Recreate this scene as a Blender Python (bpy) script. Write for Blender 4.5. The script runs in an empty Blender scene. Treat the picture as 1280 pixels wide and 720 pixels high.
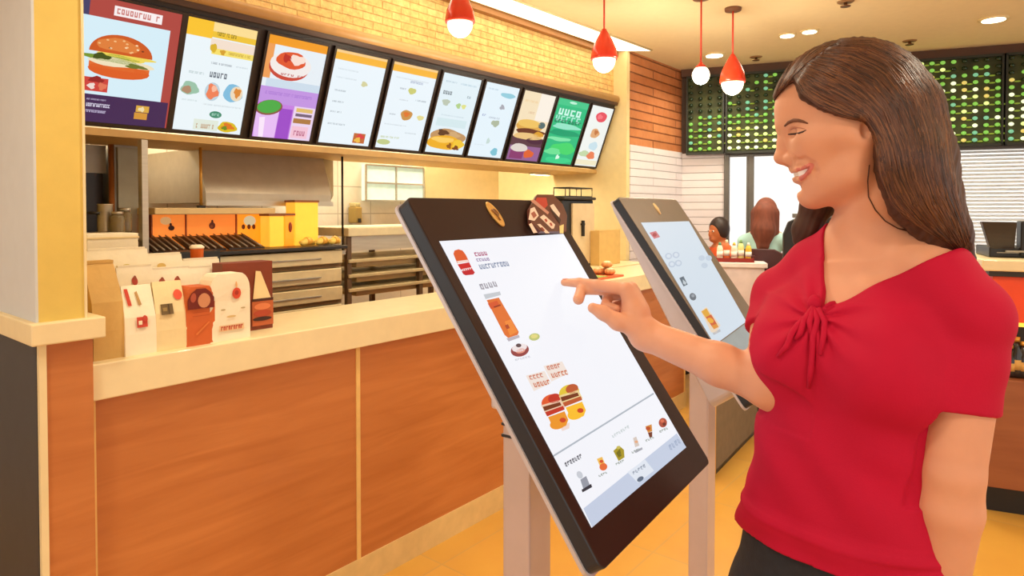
import bpy, bmesh, math, random
import numpy as np
from math import sin, cos, tan, atan, pi, radians, sqrt
from mathutils import Vector, Matrix, Euler
from mathutils.bvhtree import BVHTree

random.seed(7)
rng = np.random.default_rng(7)
SC = bpy.context.scene
COL = SC.collection

# ------------------------------------------------------------------ camera model (metres; photo taken as 1280x720)
HC = 1.43
F = 820.0
PITCH = radians(1.2)
HZ = 262.0
CY = HZ + F * tan(PITCH)
CAM = Vector((0, 0, HC))


def ray(px, py):
    xc = (px - 640) / F
    yc = -(py - CY) / F
    return Vector((xc, cos(PITCH) + sin(PITCH) * yc, -sin(PITCH) + cos(PITCH) * yc))


def at_y(px, py, Y):
    r = ray(px, py)
    return CAM + r * (Y / r.y)


def on_z(px, py, z):
    r = ray(px, py)
    return CAM + r * ((z - HC) / r.z)


def on_plane(px, py, P, n):
    r = ray(px, py)
    return CAM + r * ((P - CAM).dot(n) / r.dot(n))


def frame(loc, ang):
    return Matrix.Translation(loc) @ Matrix.Rotation(ang, 4, 'Z')


# kitchen frame: x along the service counter, y towards the kitchen, z up
VA = atan((1300 - 640) / F)
KM = frame(Vector((-.276, 2.83, 0)), pi / 2 - VA)
KI = KM.inverted()
# menu board frame, a hair off the counter's direction
VS = atan((1338 - 640) / F)
SM = frame(KM @ Vector((.75, .95, 0)), pi / 2 - VS) @ Matrix.Translation((-.75, 0, 0))
SI = SM.inverted()


def kp(px, py, o):            # photo point on the vertical kitchen plane y=o, kitchen coordinates
    n = (KM.to_3x3() @ Vector((0, 1, 0)))
    return KI @ on_plane(px, py, KM @ Vector((0, o, 0)), n)


def kz(px, py, z):
    return KI @ on_z(px, py, z)


# back (window) wall frame
BM = frame(KM @ Vector((4.41, .9, 0)), math.atan2(-.373, .928))
BI = BM.inverted()


def bp(px, py, o=0.0):
    n = (BM.to_3x3() @ Vector((0, 1, 0)))
    return BI @ on_plane(px, py, BM @ Vector((0, o, 0)), n)


# ------------------------------------------------------------------ materials
def lin(c):
    def f(v):
        v /= 255.0
        return v / 12.92 if v <= .04045 else ((v + .055) / 1.055) ** 2.4
    return (f(c[0]), f(c[1]), f(c[2]), 1.0)


MATS = {}


def mat(name, col, rough=.5, metal=0.0, noise=.06, scale=18.0, bump=0.0, bscale=60.0, spec=.5, emit=None, estr=0.0,
        sss=0.0, trans=0.0, coat=0.0, stretch=None):
    if name in MATS:
        return MATS[name]
    m = bpy.data.materials.new(name)
    m.use_nodes = True
    nt = m.node_tree
    b = nt.nodes['Principled BSDF']
    c = lin(col)
    b.inputs['Base Color'].default_value = c
    b.inputs['Roughness'].default_value = rough
    b.inputs['Metallic'].default_value = metal
    b.inputs['Specular IOR Level'].default_value = spec
    b.inputs['Coat Weight'].default_value = coat
    b.inputs['Transmission Weight'].default_value = trans
    if sss:
        b.inputs['Subsurface Weight'].default_value = sss
        b.inputs['Subsurface Radius'].default_value = (.012, .005, .003)
        b.inputs['Subsurface Scale'].default_value = 1.0
    if emit is not None:
        b.inputs['Emission Color'].default_value = lin(emit)
        b.inputs['Emission Strength'].default_value = estr
    tc = nt.nodes.new('ShaderNodeTexCoord')
    mp = nt.nodes.new('ShaderNodeMapping')
    nt.links.new(tc.outputs['Object'], mp.inputs['Vector'])
    if stretch:
        mp.inputs['Scale'].default_value = stretch
    if noise > 0:
        n = nt.nodes.new('ShaderNodeTexNoise')
        n.inputs['Scale'].default_value = scale
        n.inputs['Detail'].default_value = 4
        nt.links.new(mp.outputs[0], n.inputs['Vector'])
        r = nt.nodes.new('ShaderNodeValToRGB')
        r.color_ramp.elements[0].position = .3
        r.color_ramp.elements[1].position = .7
        r.color_ramp.elements[0].color = (c[0] * (1 - noise), c[1] * (1 - noise), c[2] * (1 - noise), 1)
        r.color_ramp.elements[1].color = (min(1, c[0] * (1 + noise)), min(1, c[1] * (1 + noise)), min(1, c[2] * (1 + noise)), 1)
        nt.links.new(n.outputs['Fac'], r.inputs['Fac'])
        nt.links.new(r.outputs['Color'], b.inputs['Base Color'])
    if bump > 0:
        n2 = nt.nodes.new('ShaderNodeTexNoise')
        n2.inputs['Scale'].default_value = bscale
        n2.inputs['Detail'].default_value = 5
        nt.links.new(mp.outputs[0], n2.inputs['Vector'])
        bu = nt.nodes.new('ShaderNodeBump')
        bu.inputs['Strength'].default_value = bump
        bu.inputs['Distance'].default_value = .01
        nt.links.new(n2.outputs['Fac'], bu.inputs['Height'])
        nt.links.new(bu.outputs[0], b.inputs['Normal'])
    MATS[name] = m
    return m


SCREEN_GAIN = 1.0


def glow(col, gain=1.0):       # one colour of a lit display
    name = 'display_%02x%02x%02x_%d' % (int(col[0]), int(col[1]), int(col[2]), int(gain * 100))
    if name in MATS:
        return MATS[name]
    return mat(name, (10, 10, 12), rough=.35, noise=0, spec=.15, emit=col, estr=gain * SCREEN_GAIN)


def ink(col):                  # one colour of printed paper or paint
    name = 'print_%02x%02x%02x' % (int(col[0]), int(col[1]), int(col[2]))
    if name in MATS:
        return MATS[name]
    return mat(name, col, rough=.6, noise=.04)


def wood_mat(name, c1, c2, stretch=(1, 1, 9), rough=.38):
    if name in MATS:
        return MATS[name]
    m = mat(name, c1, rough=rough, noise=0, coat=.1)
    nt = m.node_tree
    b = nt.nodes['Principled BSDF']
    tc = nt.nodes.new('ShaderNodeTexCoord')
    mp = nt.nodes.new('ShaderNodeMapping')
    mp.inputs['Scale'].default_value = stretch
    nt.links.new(tc.outputs['Object'], mp.inputs['Vector'])
    n = nt.nodes.new('ShaderNodeTexNoise')
    n.inputs['Scale'].default_value = 3.0
    n.inputs['Detail'].default_value = 8
    n.inputs['Distortion'].default_value = .6
    nt.links.new(mp.outputs[0], n.inputs['Vector'])
    r = nt.nodes.new('ShaderNodeValToRGB')
    r.color_ramp.elements[0].position = .3
    r.color_ramp.elements[1].position = .72
    r.color_ramp.elements[0].color = lin(c1)
    r.color_ramp.elements[1].color = lin(c2)
    nt.links.new(n.outputs['Fac'], r.inputs['Fac'])
    nt.links.new(r.outputs['Color'], b.inputs['Base Color'])
    return m


def brick_mat(name, c1, c2, mortar, bw, bh, msize=.006, rough=.5, bump=.6, offset=.5, axis='XZ', noise_amt=.35, mort_smooth=.1, nscale=25):
    m = mat(name, c1, rough=rough, noise=0)
    nt = m.node_tree
    b = nt.nodes['Principled BSDF']
    tc = nt.nodes.new('ShaderNodeTexCoord')
    sx = nt.nodes.new('ShaderNodeSeparateXYZ')
    cx = nt.nodes.new('ShaderNodeCombineXYZ')
    nt.links.new(tc.outputs['Object'], sx.inputs[0])
    nt.links.new(sx.outputs[axis[0]], cx.inputs['X'])
    nt.links.new(sx.outputs[axis[1]], cx.inputs['Y'])
    br = nt.nodes.new('ShaderNodeTexBrick')
    br.offset = offset
    br.inputs['Scale'].default_value = 1.0
    br.inputs['Brick Width'].default_value = bw
    br.inputs['Row Height'].default_value = bh
    br.inputs['Mortar Size'].default_value = msize
    br.inputs['Mortar Smooth'].default_value = mort_smooth
    br.inputs['Color1'].default_value = lin(c1)
    br.inputs['Color2'].default_value = lin(c2)
    br.inputs['Mortar'].default_value = lin(mortar)
    nt.links.new(cx.outputs[0], br.inputs['Vector'])
    no = nt.nodes.new('ShaderNodeTexNoise')
    no.inputs['Scale'].default_value = nscale
    no.inputs['Detail'].default_value = 6
    nt.links.new(tc.outputs['Object'], no.inputs['Vector'])
    mx = nt.nodes.new('ShaderNodeMixRGB')
    mx.blend_type = 'OVERLAY'
    mx.inputs['Fac'].default_value = noise_amt
    nt.links.new(br.outputs['Color'], mx.inputs['Color1'])
    nt.links.new(no.outputs['Fac'], mx.inputs['Color2'])
    nt.links.new(mx.outputs[0], b.inputs['Base Color'])
    if bump > 0:
        ma = nt.nodes.new('ShaderNodeMath')
        ma.operation = 'MULTIPLY_ADD'
        nt.links.new(br.outputs['Fac'], ma.inputs[0])
        ma.inputs[1].default_value = -1.0
        nt.links.new(no.outputs['Fac'], ma.inputs[2])
        bu = nt.nodes.new('ShaderNodeBump')
        bu.inputs['Strength'].default_value = bump
        bu.inputs['Distance'].default_value = .012
        nt.links.new(ma.outputs[0], bu.inputs['Height'])
        nt.links.new(bu.outputs[0], b.inputs['Normal'])
    return m


# ------------------------------------------------------------------ objects
def tag(o, label=None, cat=None, group=None, kind=None):
    if label:
        o['label'] = label
    if cat:
        o['category'] = cat
    if group:
        o['group'] = group
    if kind:
        o['kind'] = kind
    return o


def empty(name, M, label, cat, group=None):
    o = bpy.data.objects.new(name, None)
    o.empty_display_size = .1
    COL.objects.link(o)
    if not isinstance(M, Matrix):
        M = Matrix.Translation(M)
    o.matrix_world = M
    return tag(o, label, cat, group)


class MB:
    """collects shapes into one mesh; several materials by slot"""

    def __init__(s):
        s.bm = bmesh.new()
        s.mats = []

    def mi(s, m):
        if m is None:
            return 0
        if m not in s.mats:
            s.mats.append(m)
        return s.mats.index(m)

    def _setm(s, faces, m):
        i = s.mi(m)
        for f in faces:
            f.material_index = i

    def box(s, c, size, m=None, rot=None, bevel=0.0, seg=2):
        b2 = bmesh.new()
        bmesh.ops.create_cube(b2, size=1.0)
        bmesh.ops.scale(b2, vec=size, verts=b2.verts)
        if bevel > 0:
            bmesh.ops.bevel(b2, geom=b2.edges[:], offset=bevel, segments=seg, profile=.5, affect='EDGES')
        M = Matrix.Translation(c)
        if rot is not None:
            M = M @ (rot if isinstance(rot, Matrix) else Euler(rot).to_matrix().to_4x4())
        s._merge(b2, M, m)
        return s

    def bx(s, x0, x1, y0, y1, z0, z1, m=None, bevel=0.0):
        return s.box(((x0 + x1) / 2, (y0 + y1) / 2, (z0 + z1) / 2), (abs(x1 - x0), abs(y1 - y0), abs(z1 - z0)), m, None, bevel)

    def _merge(s, b2, M, m, smooth=False):
        vs = {}
        i = s.mi(m)
        for v in b2.verts:
            vs[v.index] = s.bm.verts.new(M @ v.co)
        b2.verts.index_update()
        for f in b2.faces:
            try:
                g = s.bm.faces.new([vs[v.index] for v in f.verts])
                g.material_index = i
                g.smooth = smooth
            except ValueError:
                pass
        b2.free()

    def cyl(s, p0, p1, r0, r1=None, m=None, seg=20, caps=True):
        p0, p1 = Vector(p0), Vector(p1)
        r1 = r0 if r1 is None else r1
        return s.tube([p0, p1], [r0, r1], m, seg, caps)

    def tube(s, pts, rs, m=None, seg=12, caps=True, smooth=True):
        pts = [Vector(p) for p in pts]
        if not hasattr(rs, '__len__'):
            rs = [rs] * len(pts)
        n = len(pts)
        rings = []
        up = None
        for i, p in enumerate(pts):
            t = (pts[min(i + 1, n - 1)] - pts[max(i - 1, 0)]).normalized()
            if up is None:
                a = Vector((0, 0, 1)) if abs(t.z) < .9 else Vector((1, 0, 0))
                up = (a - t * a.dot(t)).normalized()
            else:
                up = (up - t * up.dot(t)).normalized()
            bi = t.cross(up)
            rings.append([p + (up * cos(2 * pi * k / seg) + bi * sin(2 * pi * k / seg)) * rs[i] for k in range(seg)])
        return s.loft(rings, m, caps=caps, smooth=smooth)

    def loft(s, rings, m=None, caps=True, smooth=True, closed=True):
        i = s.mi(m)
        vr = [[s.bm.verts.new(p) for p in r] for r in rings]
        k = len(vr[0])
        for a, b in zip(vr[:-1], vr[1:]):
            for j in range(k if closed else k - 1):
                q = (j + 1) % k
                try:
                    f = s.bm.faces.new((a[j], a[q], b[q], b[j]))
                    f.material_index = i
                    f.smooth = smooth
                except ValueError:
                    pass
        if caps and closed:
            for r, rev in ((vr[0], True), (vr[-1], False)):
                try:
                    f = s.bm.faces.new(list(reversed(r)) if rev else r)
                    f.material_index = i
                except ValueError:
                    pass
        return s

    def lathe(s, prof, c=(0, 0, 0), m=None, seg=24, M=None, smooth=True):
        c = Vector(c)
        rings = []
        for r, z in prof:
            r = max(r, .0002)
            ring = [Vector((r * cos(2 * pi * k / seg), r * sin(2 * pi * k / seg), z)) for k in range(seg)]
            rings.append([(M @ p if M else p) + c for p in ring])
        return s.loft(rings, m, True, smooth)

    def ball(s, c, r, m=None, seg=16, M=None):
        rr = r if hasattr(r, '__len__') else (r, r, r)
        b2 = bmesh.new()
        bmesh.ops.create_uvsphere(b2, u_segments=seg, v_segments=max(6, seg * 2 // 3), radius=1.0)
        T = Matrix.Translation(c) @ (M.to_4x4() if M else Matrix.Identity(4)) @ Matrix.Diagonal((rr[0], rr[1], rr[2], 1))
        s._merge(b2, T, m, True)
        return s

    def poly(s, pts, m=None, smooth=False):
        vs = [s.bm.verts.new(p) for p in pts]
        try:
            f = s.bm.faces.new(vs)
            f.material_index = s.mi(m)
            f.smooth = smooth
        except ValueError:
            pass
        return s

    def prism(s, pts, off, m=None):
        """solid from an outline and an offset vector"""
        off = Vector(off)
        pts = [Vector(p) for p in pts]
        i = s.mi(m)
        a = [s.bm.verts.new(p) for p in pts]
        b = [s.bm.verts.new(p + off) for p in pts]
        fs = [s.bm.faces.new(list(reversed(a))), s.bm.faces.new(b)]
        n = len(pts)
        for j in range(n):
            fs.append(s.bm.faces.new((a[j], a[(j + 1) % n], b[(j + 1) % n], b[j])))
        for f in fs:
            f.material_index = i
        return s

    def build(s, name, m=None, parent=None, M=None, bevel=0.0, world=False, normals=True):
        """world=True: coordinates were given in world space, and are put back relative to the parent"""
        if normals:
            bmesh.ops.recalc_face_normals(s.bm, faces=s.bm.faces)
        me = bpy.data.meshes.new(name)
        if world and parent is not None:
            bmesh.ops.transform(s.bm, matrix=parent.matrix_world.inverted(), verts=s.bm.verts)
        s.bm.to_mesh(me)
        s.bm.free()
        if s.mats and m is None:
            for q in s.mats:
                me.materials.append(q)
        elif m is not None and not s.mats:
            me.materials.append(m)
        else:
            for q in s.mats:
                me.materials.append(q)
        o = bpy.data.objects.new(name, me)
        COL.objects.link(o)
        if parent is not None:
            o.parent = parent
        if M is not None:
            if parent is not None:
                o.matrix_local = M
            else:
                o.matrix_world = M
        if bevel > 0:
            md = o.modifiers.new('edge', 'BEVEL')
            md.width = bevel
            md.segments = 2
            md.limit_method = 'ANGLE'
        bpy.context.view_layer.update() if parent is None else None
        return o


def struct(name, mb, m=None, M=None, bevel=0.0, parent=None):
    o = mb.build(name, m, parent, M, bevel)
    if parent is None:
        o['kind'] = 'structure'
    return o


class Art:
    """flat printing or display content on a plane; outlines are measured on the photograph and carried to the plane"""

    def __init__(s, P, n, mfun=glow, step=.0006, mb=None, M=None):
        s.P, s.n, s.f, s.step = Vector(P), Vector(n).normalized(), mfun, step
        s.mb = mb or MB()
        s.M = M

    def w(s, px, py, layer):
        p = on_plane(px, py, s.P, s.n) + s.n * s.step * layer
        return s.M @ p if s.M else p

    def poly(s, pts, col, layer=1):
        s.mb.poly([s.w(x, y, layer) for x, y in pts], s.f(col))
        return s

    def ell(s, cx, cy, rx, ry, col, layer=2, rot=0.0, seg=20, a0=0.0, a1=360.0):
        pts = []
        for k in range(seg):
            a = radians(a0 + (a1 - a0) * k / (seg if a1 - a0 >= 360 else seg - 1))
            x, y = rx * cos(a), ry * sin(a)
            pts.append((cx + x * cos(rot) - y * sin(rot), cy + x * sin(rot) + y * cos(rot)))
        return s.poly(pts, col, layer)

    def quad(s, A, B, C, D, u0, u1, v0, v1, col, layer=2):
        """a piece of the screen A(top left) B(top right) C(bottom right) D(bottom left) in 0..1"""
        def q(u, v):
            t = (A[0] + (B[0] - A[0]) * u, A[1] + (B[1] - A[1]) * u)
            b = (D[0] + (C[0] - D[0]) * u, D[1] + (C[1] - D[1]) * u)
            return (t[0] + (b[0] - t[0]) * v, t[1] + (b[1] - t[1]) * v)
        return s.poly([q(u0, v0), q(u1, v0), q(u1, v1), q(u0, v1)], col, layer)

    def blob(s, Q, u, v, ru, rv, col, layer=3, seg=18, wob=0.0):
        A, B, C, D = Q
        pts = []
        for k in range(seg):
            a = 2 * pi * k / seg
            w = 1 + wob * sin(a * 3 + u * 40) + wob * .7 * sin(a * 5 + v * 60)
            uu, vv = u + ru * cos(a) * w, v + rv * sin(a) * w
            t = (A[0] + (B[0] - A[0]) * uu, A[1] + (B[1] - A[1]) * uu)
            b = (D[0] + (C[0] - D[0]) * uu, D[1] + (C[1] - D[1]) * uu)
            pts.append((t[0] + (b[0] - t[0]) * vv, t[1] + (b[1] - t[1]) * vv))
        return s.poly(pts, col, layer)

    def words(s, Q, u0, u1, v, h, col, layer=3, n=None):
        """a line of small illegible lettering, as strokes"""
        n = n or max(2, int((u1 - u0) / (h * .55)))
        st = (u1 - u0) / n
        for k in range(n):
            if random.random() < .12 and 0 < k < n - 1:
                continue
            a = u0 + st * k
            r = random.random()
            s.quad(*Q, a + st * .12, a + st * .38, v - h / 2, v + h / 2, col, layer)
            if r < .7:
                s.quad(*Q, a + st * .3, a + st * .86, v - h / 2, v - h * .25, col, layer)
            if r > .3:
                s.quad(*Q, a + st * .3, a + st * .86, v + h * .2, v + h / 2, col, layer)
            if r > .5:
                s.quad(*Q, a + st * .6, a + st * .86, v - h / 2, v + h / 2, col, layer)
        return s


# ------------------------------------------------------------------ solid modelling on a grid (for bodies, cloth and hair)
class Field:
    def __init__(s, xs, ys, zs):
        s.x, s.y, s.z = [np.asarray(a, np.float32) for a in (xs, ys, zs)]
        s.v = np.full((len(s.x), len(s.y), len(s.z)), .2, np.float32)

    def _win(s, lo, hi):
        ix = [(int(np.searchsorted(a, lo[i])), int(np.searchsorted(a, hi[i]))) for i, a in enumerate((s.x, s.y, s.z))]
        return tuple(slice(a, b) for a, b in ix)

    def apply(s, fn, lo, hi, k=.01, op='u'):
        w = s._win(lo, hi)
        X, Y, Z = s.x[w[0]][:, None, None], s.y[w[1]][None, :, None], s.z[w[2]][None, None, :]
        if X.size == 0 or Y.size == 0 or Z.size == 0:
            return s
        d = fn(X, Y, Z).astype(np.float32)
        a = s.v[w]
        if op == 'u':
            h = np.maximum(k - np.abs(a - d), 0) / k
            s.v[w] = np.minimum(a, d) - h * h * k * .25
        elif op == 's':
            d = -d
            h = np.maximum(k - np.abs(a - d), 0) / k
            s.v[w] = np.maximum(a, d) + h * h * k * .25
        elif op == 'i':
            s.v[w] = np.maximum(a, d)
        return s

    def cone(s, a, b, r1, r2, k=.01, op='u'):
        a, b = Vector(a), Vector(b)
        R = max(r1, r2) + k + .02
        lo = [min(a[i], b[i]) - R for i in range(3)]
        hi = [max(a[i], b[i]) + R for i in range(3)]
        ab = b - a
        L2 = max(ab.length_squared, 1e-9)

        def fn(X, Y, Z):
            px, py, pz = X - a.x, Y - a.y, Z - a.z
            t = np.clip((px * ab.x + py * ab.y + pz * ab.z) / L2, 0, 1)
            return np.sqrt((px - t * ab.x) ** 2 + (py - t * ab.y) ** 2 + (pz - t * ab.z) ** 2) - (r1 + t * (r2 - r1))
        return s.apply(fn, lo, hi, k, op)

    def chain(s, pts, rs, k=.01, op='u'):
        for i in range(len(pts) - 1):
            s.cone(pts[i], pts[i + 1], rs[i], rs[i + 1], k, op)
        return s

    def ell(s, c, r, axes=None, k=.01, op='u'):
        c = Vector(c)
        A = axes or (Vector((1, 0, 0)), Vector((0, 1, 0)), Vector((0, 0, 1)))
        R = max(r) + k + .02

        def fn(X, Y, Z):
            px, py, pz = X - c.x, Y - c.y, Z - c.z
            q = [(px * A[i].x + py * A[i].y + pz * A[i].z) for i in range(3)]
            k0 = np.sqrt(sum((q[i] / r[i]) ** 2 for i in range(3)))
            k1 = np.sqrt(sum((q[i] / r[i] ** 2) ** 2 for i in range(3))) + 1e-6
            return k0 * (k0 - 1) / k1
        return s.apply(fn, [c[i] - R for i in range(3)], [c[i] + R for i in range(3)], k, op)

    def mesh(s):
        v = s.v
        ins = v < 0
        n = np.array(v.shape) - 1
        cnt = np.zeros(n, np.int8)
        for i in (0, 1):
            for j in (0, 1):
                for l in (0, 1):
                    cnt += ins[i:i + n[0], j:j + n[1], l:l + n[2]]
        act = (cnt > 0) & (cnt < 8)
        ids = np.argwhere(act)
        idx = np.full(n, -1, np.int32)
        idx[act] = np.arange(len(ids), dtype=np.int32)
        acc = np.zeros((len(ids), 3), np.float32)
        num = np.zeros(len(ids), np.float32)
        ax = (s.x, s.y, s.z)
        cor = [(i, j, l) for i in (0, 1) for j in (0, 1) for l in (0, 1)]
        for c0 in cor:
            for d in range(3):
                if c0[d]:
                    continue
                c1 = list(c0)
                c1[d] = 1
                p0 = ids + np.array(c0)
                p1 = ids + np.array(c1)
                a = v[p0[:, 0], p0[:, 1], p0[:, 2]]
                b = v[p1[:, 0], p1[:, 1], p1[:, 2]]
                m = (a < 0) != (b < 0)
                t = np.where(m, a / np.where(m, a - b, 1), 0)
                P0 = np.stack([ax[q][p0[:, q]] for q in range(3)], 1)
                P1 = np.stack([ax[q][p1[:, q]] for q in range(3)], 1)
                acc += np.where(m[:, None], P0 + (P1 - P0) * t[:, None], 0)
                num += m
        V = acc / num[:, None]
        quads = []
        for d in range(3):
            o1, o2 = [(1, 2), (2, 0), (0, 1)][d]
            sl0 = [slice(1, -1)] * 3
            sl1 = [slice(1, -1)] * 3
            sl0[d] = slice(0, -1)
            sl1[d] = slice(1, None)
            a, b = ins[tuple(sl0)], ins[tuple(sl1)]
            for flip in (False, True):
                e = np.argwhere((a & ~b) if not flip else (~a & b))
                if not len(e):
                    continue
                base = e.copy()
                for q in range(3):
                    if q != d:
                        base[:, q] += 1
                def cid(q1, q2):
                    p = base.copy()
                    p[:, o1] -= q1
                    p[:, o2] -= q2
                    return idx[p[:, 0], p[:, 1], p[:, 2]]
                Q = [cid(1, 1), cid(0, 1), cid(0, 0), cid(1, 0)]
                if flip:
                    Q = Q[::-1]
                quads.append(np.stack(Q, 1))
        Q = np.concatenate(quads)
        Q = Q[(Q >= 0).all(1)]
        return V, Q


def mesh_obj(name, V, Q, mats, parent=None, mat_idx=None, smooth=True):
    """V in world coordinates"""
    if parent is not None:
        V = V - np.array(parent.matrix_world.translation, np.float32)
    me = bpy.data.meshes.new(name)
    me.vertices.add(len(V))
    me.vertices.foreach_set('co', V.astype(np.float32).ravel())
    me.loops.add(Q.size)
    me.loops.foreach_set('vertex_index', Q.astype(np.int32).ravel())
    me.polygons.add(len(Q))
    me.polygons.foreach_set('loop_start', np.arange(0, Q.size, 4, dtype=np.int32))
    me.polygons.foreach_set('use_smooth', np.ones(len(Q), bool))
    for m in mats:
        me.materials.append(m)
    if mat_idx is not None:
        me.polygons.foreach_set('material_index', mat_idx.astype(np.int32))
    me.update(calc_edges=True)
    me.validate()
    o = bpy.data.objects.new(name, me)
    COL.objects.link(o)
    if parent is not None:
        o.parent = parent
    return o


def span(*segs):
    """uneven grid line positions: (start, end, step), ..."""
    out = []
    for a, b, h in segs:
        n = max(1, int(round((b - a) / h)))
        out += list(np.linspace(a, b, n, endpoint=False))
    out.append(segs[-1][1])
    return np.array(out, np.float32)
# ------------------------------------------------------------------ palette
ZC = 2.72
M_floor = brick_mat('floor_tile', (212, 158, 66), (222, 170, 78), (205, 160, 88), .62, .62, .004, rough=.32, bump=.05, offset=0, axis='XY', noise_amt=.12, nscale=6)
M_ceil = mat('ceiling_paint', (240, 220, 178), rough=.9, noise=.02)
M_yellow = mat('yellow_wall_paint', (222, 192, 98), rough=.7, noise=.03, bump=.03)
M_white = mat('white_wall_paint', (206, 208, 208), rough=.7, noise=.02)
M_cream = mat('cream_stone', (240, 222, 176), rough=.35, noise=.03, coat=.2)
M_creamtrim = mat('cream_trim', (236, 216, 168), rough=.5, noise=.03)
M_charcoal = mat('charcoal_laminate', (52, 50, 54), rough=.5, noise=.08)
M_wood = wood_mat('oak_laminate', (182, 106, 50), (202, 126, 66), stretch=(.7, 1, 7))
M_stonebrick = brick_mat('tan_split_stone', (222, 182, 112), (232, 196, 128), (214, 174, 106), .13, .042, .003, rough=.85, bump=1.0, noise_amt=.5, nscale=30, mort_smooth=.6)
M_redbrick = brick_mat('terracotta_tile', (190, 116, 72), (206, 132, 86), (140, 80, 48), .9, .075, .007, rough=.3, bump=1.0, noise_amt=.25, nscale=9, mort_smooth=.5)
M_shiplap = brick_mat('white_tile', (224, 216, 220), (232, 224, 226), (188, 178, 182), .9, .068, .005, rough=.3, bump=.7, noise_amt=.1, nscale=8, mort_smooth=.5)
M_whitetile = brick_mat('kitchen_wall_tile', (212, 200, 180), (218, 208, 188), (176, 164, 144), .3, .2, .004, rough=.3, bump=.15, offset=0, noise_amt=.08)
M_steel = mat('brushed_steel', (196, 186, 168), rough=.38, metal=.75, noise=.08, scale=6, stretch=(1, 1, 14))
M_steel2 = mat('dull_steel', (168, 160, 146), rough=.5, metal=.55, noise=.1, scale=8)
M_darksteel = mat('dark_steel', (62, 56, 50), rough=.45, metal=.6)
M_black = mat('black_plastic', (24, 22, 22), rough=.4)
M_frame = mat('dark_brown_frame', (40, 27, 22), rough=.42, noise=.1)
M_winframe = mat('grey_window_frame', (96, 92, 88), rough=.45, metal=.3)

# ------------------------------------------------------------------ floor, ceiling
struct('floor', MB().bx(-6, 8, -4, 16, -.1, 0), M_floor, frame(Vector((0, 0, 0)), pi / 2 - VA))
struct('ceiling', MB().bx(-6, 7.5, -3.5, 8.5, ZC, ZC + .12), M_ceil)

# ------------------------------------------------------------------ left wall end (the pillar)
p48 = kp(48, 390, -.06)
tL, tR = p48.x, -1.385
zl0, zl1 = 1.095, 1.150
w = MB()
w.bx(tL, tR - .02, -.06, 2.4, zl1, ZC, M_yellow)
o_ = struct('wall_left', w, None, KM)
# the left face is painted white: a thin skim on that side
struct('left_face', MB().bx(tL - .006, tL, -.06, 2.4, zl1, ZC), M_white, None, parent=o_)
struct('wainscot', MB().bx(tL + .012, tR, -.056, 2.4, 0, zl0), M_wood, None, parent=o_)
struct('side_wainscot', MB().bx(tL - .004, tL + .012, -.05, 2.4, 0, zl0), M_charcoal, None, parent=o_)
struct('corner_strip', MB().bx(tL - .002, tL + .014, -.066, -.05, 0, zl0), M_creamtrim, None, parent=o_)
struct('ledge', MB().bx(tL - .022, tR + .022, -.085, 2.4, zl0, zl1, bevel=.004), M_creamtrim, None, parent=o_)
struct('edge_trim', MB().bx(tR - .02, tR - .014, -.064, -.03, zl1, ZC), M_creamtrim, None, parent=o_)

# ------------------------------------------------------------------ kitchen shell
struct('wall_kitchen', MB().bx(-3.2, 2.75, 2.0, 2.1, 0, ZC), M_whitetile, KM)
M_pale = mat('pale_yellow_paint', (228, 206, 152), rough=.7, noise=.03)
w = MB().bx(2.685, 2.735, .62, 2.0, 0, ZC, M_pale)
struct('wall_yellow', w, None, KM)
w = MB().bx(kp(532, 230, 1.97).x, 2.70, 1.97, 2.0, 1.02, ZC, M_pale)
struct('wall_panel', w, None, KM)

# fascia wall over the menu boards, stone faced
fx1 = (SI @ (KM @ kp(772, 100, .72))).x
struct('wall_fascia', MB().bx(-2.6, fx1, -.155, .2, 2.325, ZC), M_stonebrick, SM)
struct('trim_1', MB().bx(-2.6, fx1, -.20, -.155, ZC - .05, ZC), mat('brown_trim', (150, 102, 52), rough=.6), SM)
struct('trim_2', MB().bx(fx1 - .01, fx1 + .022, -.19, .12, .0, ZC), M_creamtrim, SM)

# terracotta tile wall, set white from zsplit down
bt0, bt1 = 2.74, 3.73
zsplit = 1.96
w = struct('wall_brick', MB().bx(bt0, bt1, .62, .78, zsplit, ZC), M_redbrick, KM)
struct('white_lower_wall', MB().bx(bt0, bt1, .614, .78, 0, zsplit), M_shiplap, None, parent=w)

# ------------------------------------------------------------------ window wall
BM = frame(KM @ Vector((bt1, .62, 0)), math.atan2(-.373, .928))
BI = BM.inverted()
zscr = 1.93                                        # underside of the bead screens, top of the windows
x905 = bp(905, 260).x
w = struct('wall_back', MB().bx(-.02, 5.2, 0, .14, zscr + .02, ZC), mat('dark_header', (70, 48, 34), rough=.6), BM)
struct('header_beam', MB().bx(0, 5.2, -.05, 0, ZC - .07, ZC), mat('brown_beam', (84, 50, 30), rough=.5), None, parent=w)
struct('wall_window', MB().bx(-.02, x905, 0, .14, 0, zscr + .02), M_shiplap, BM)


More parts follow.
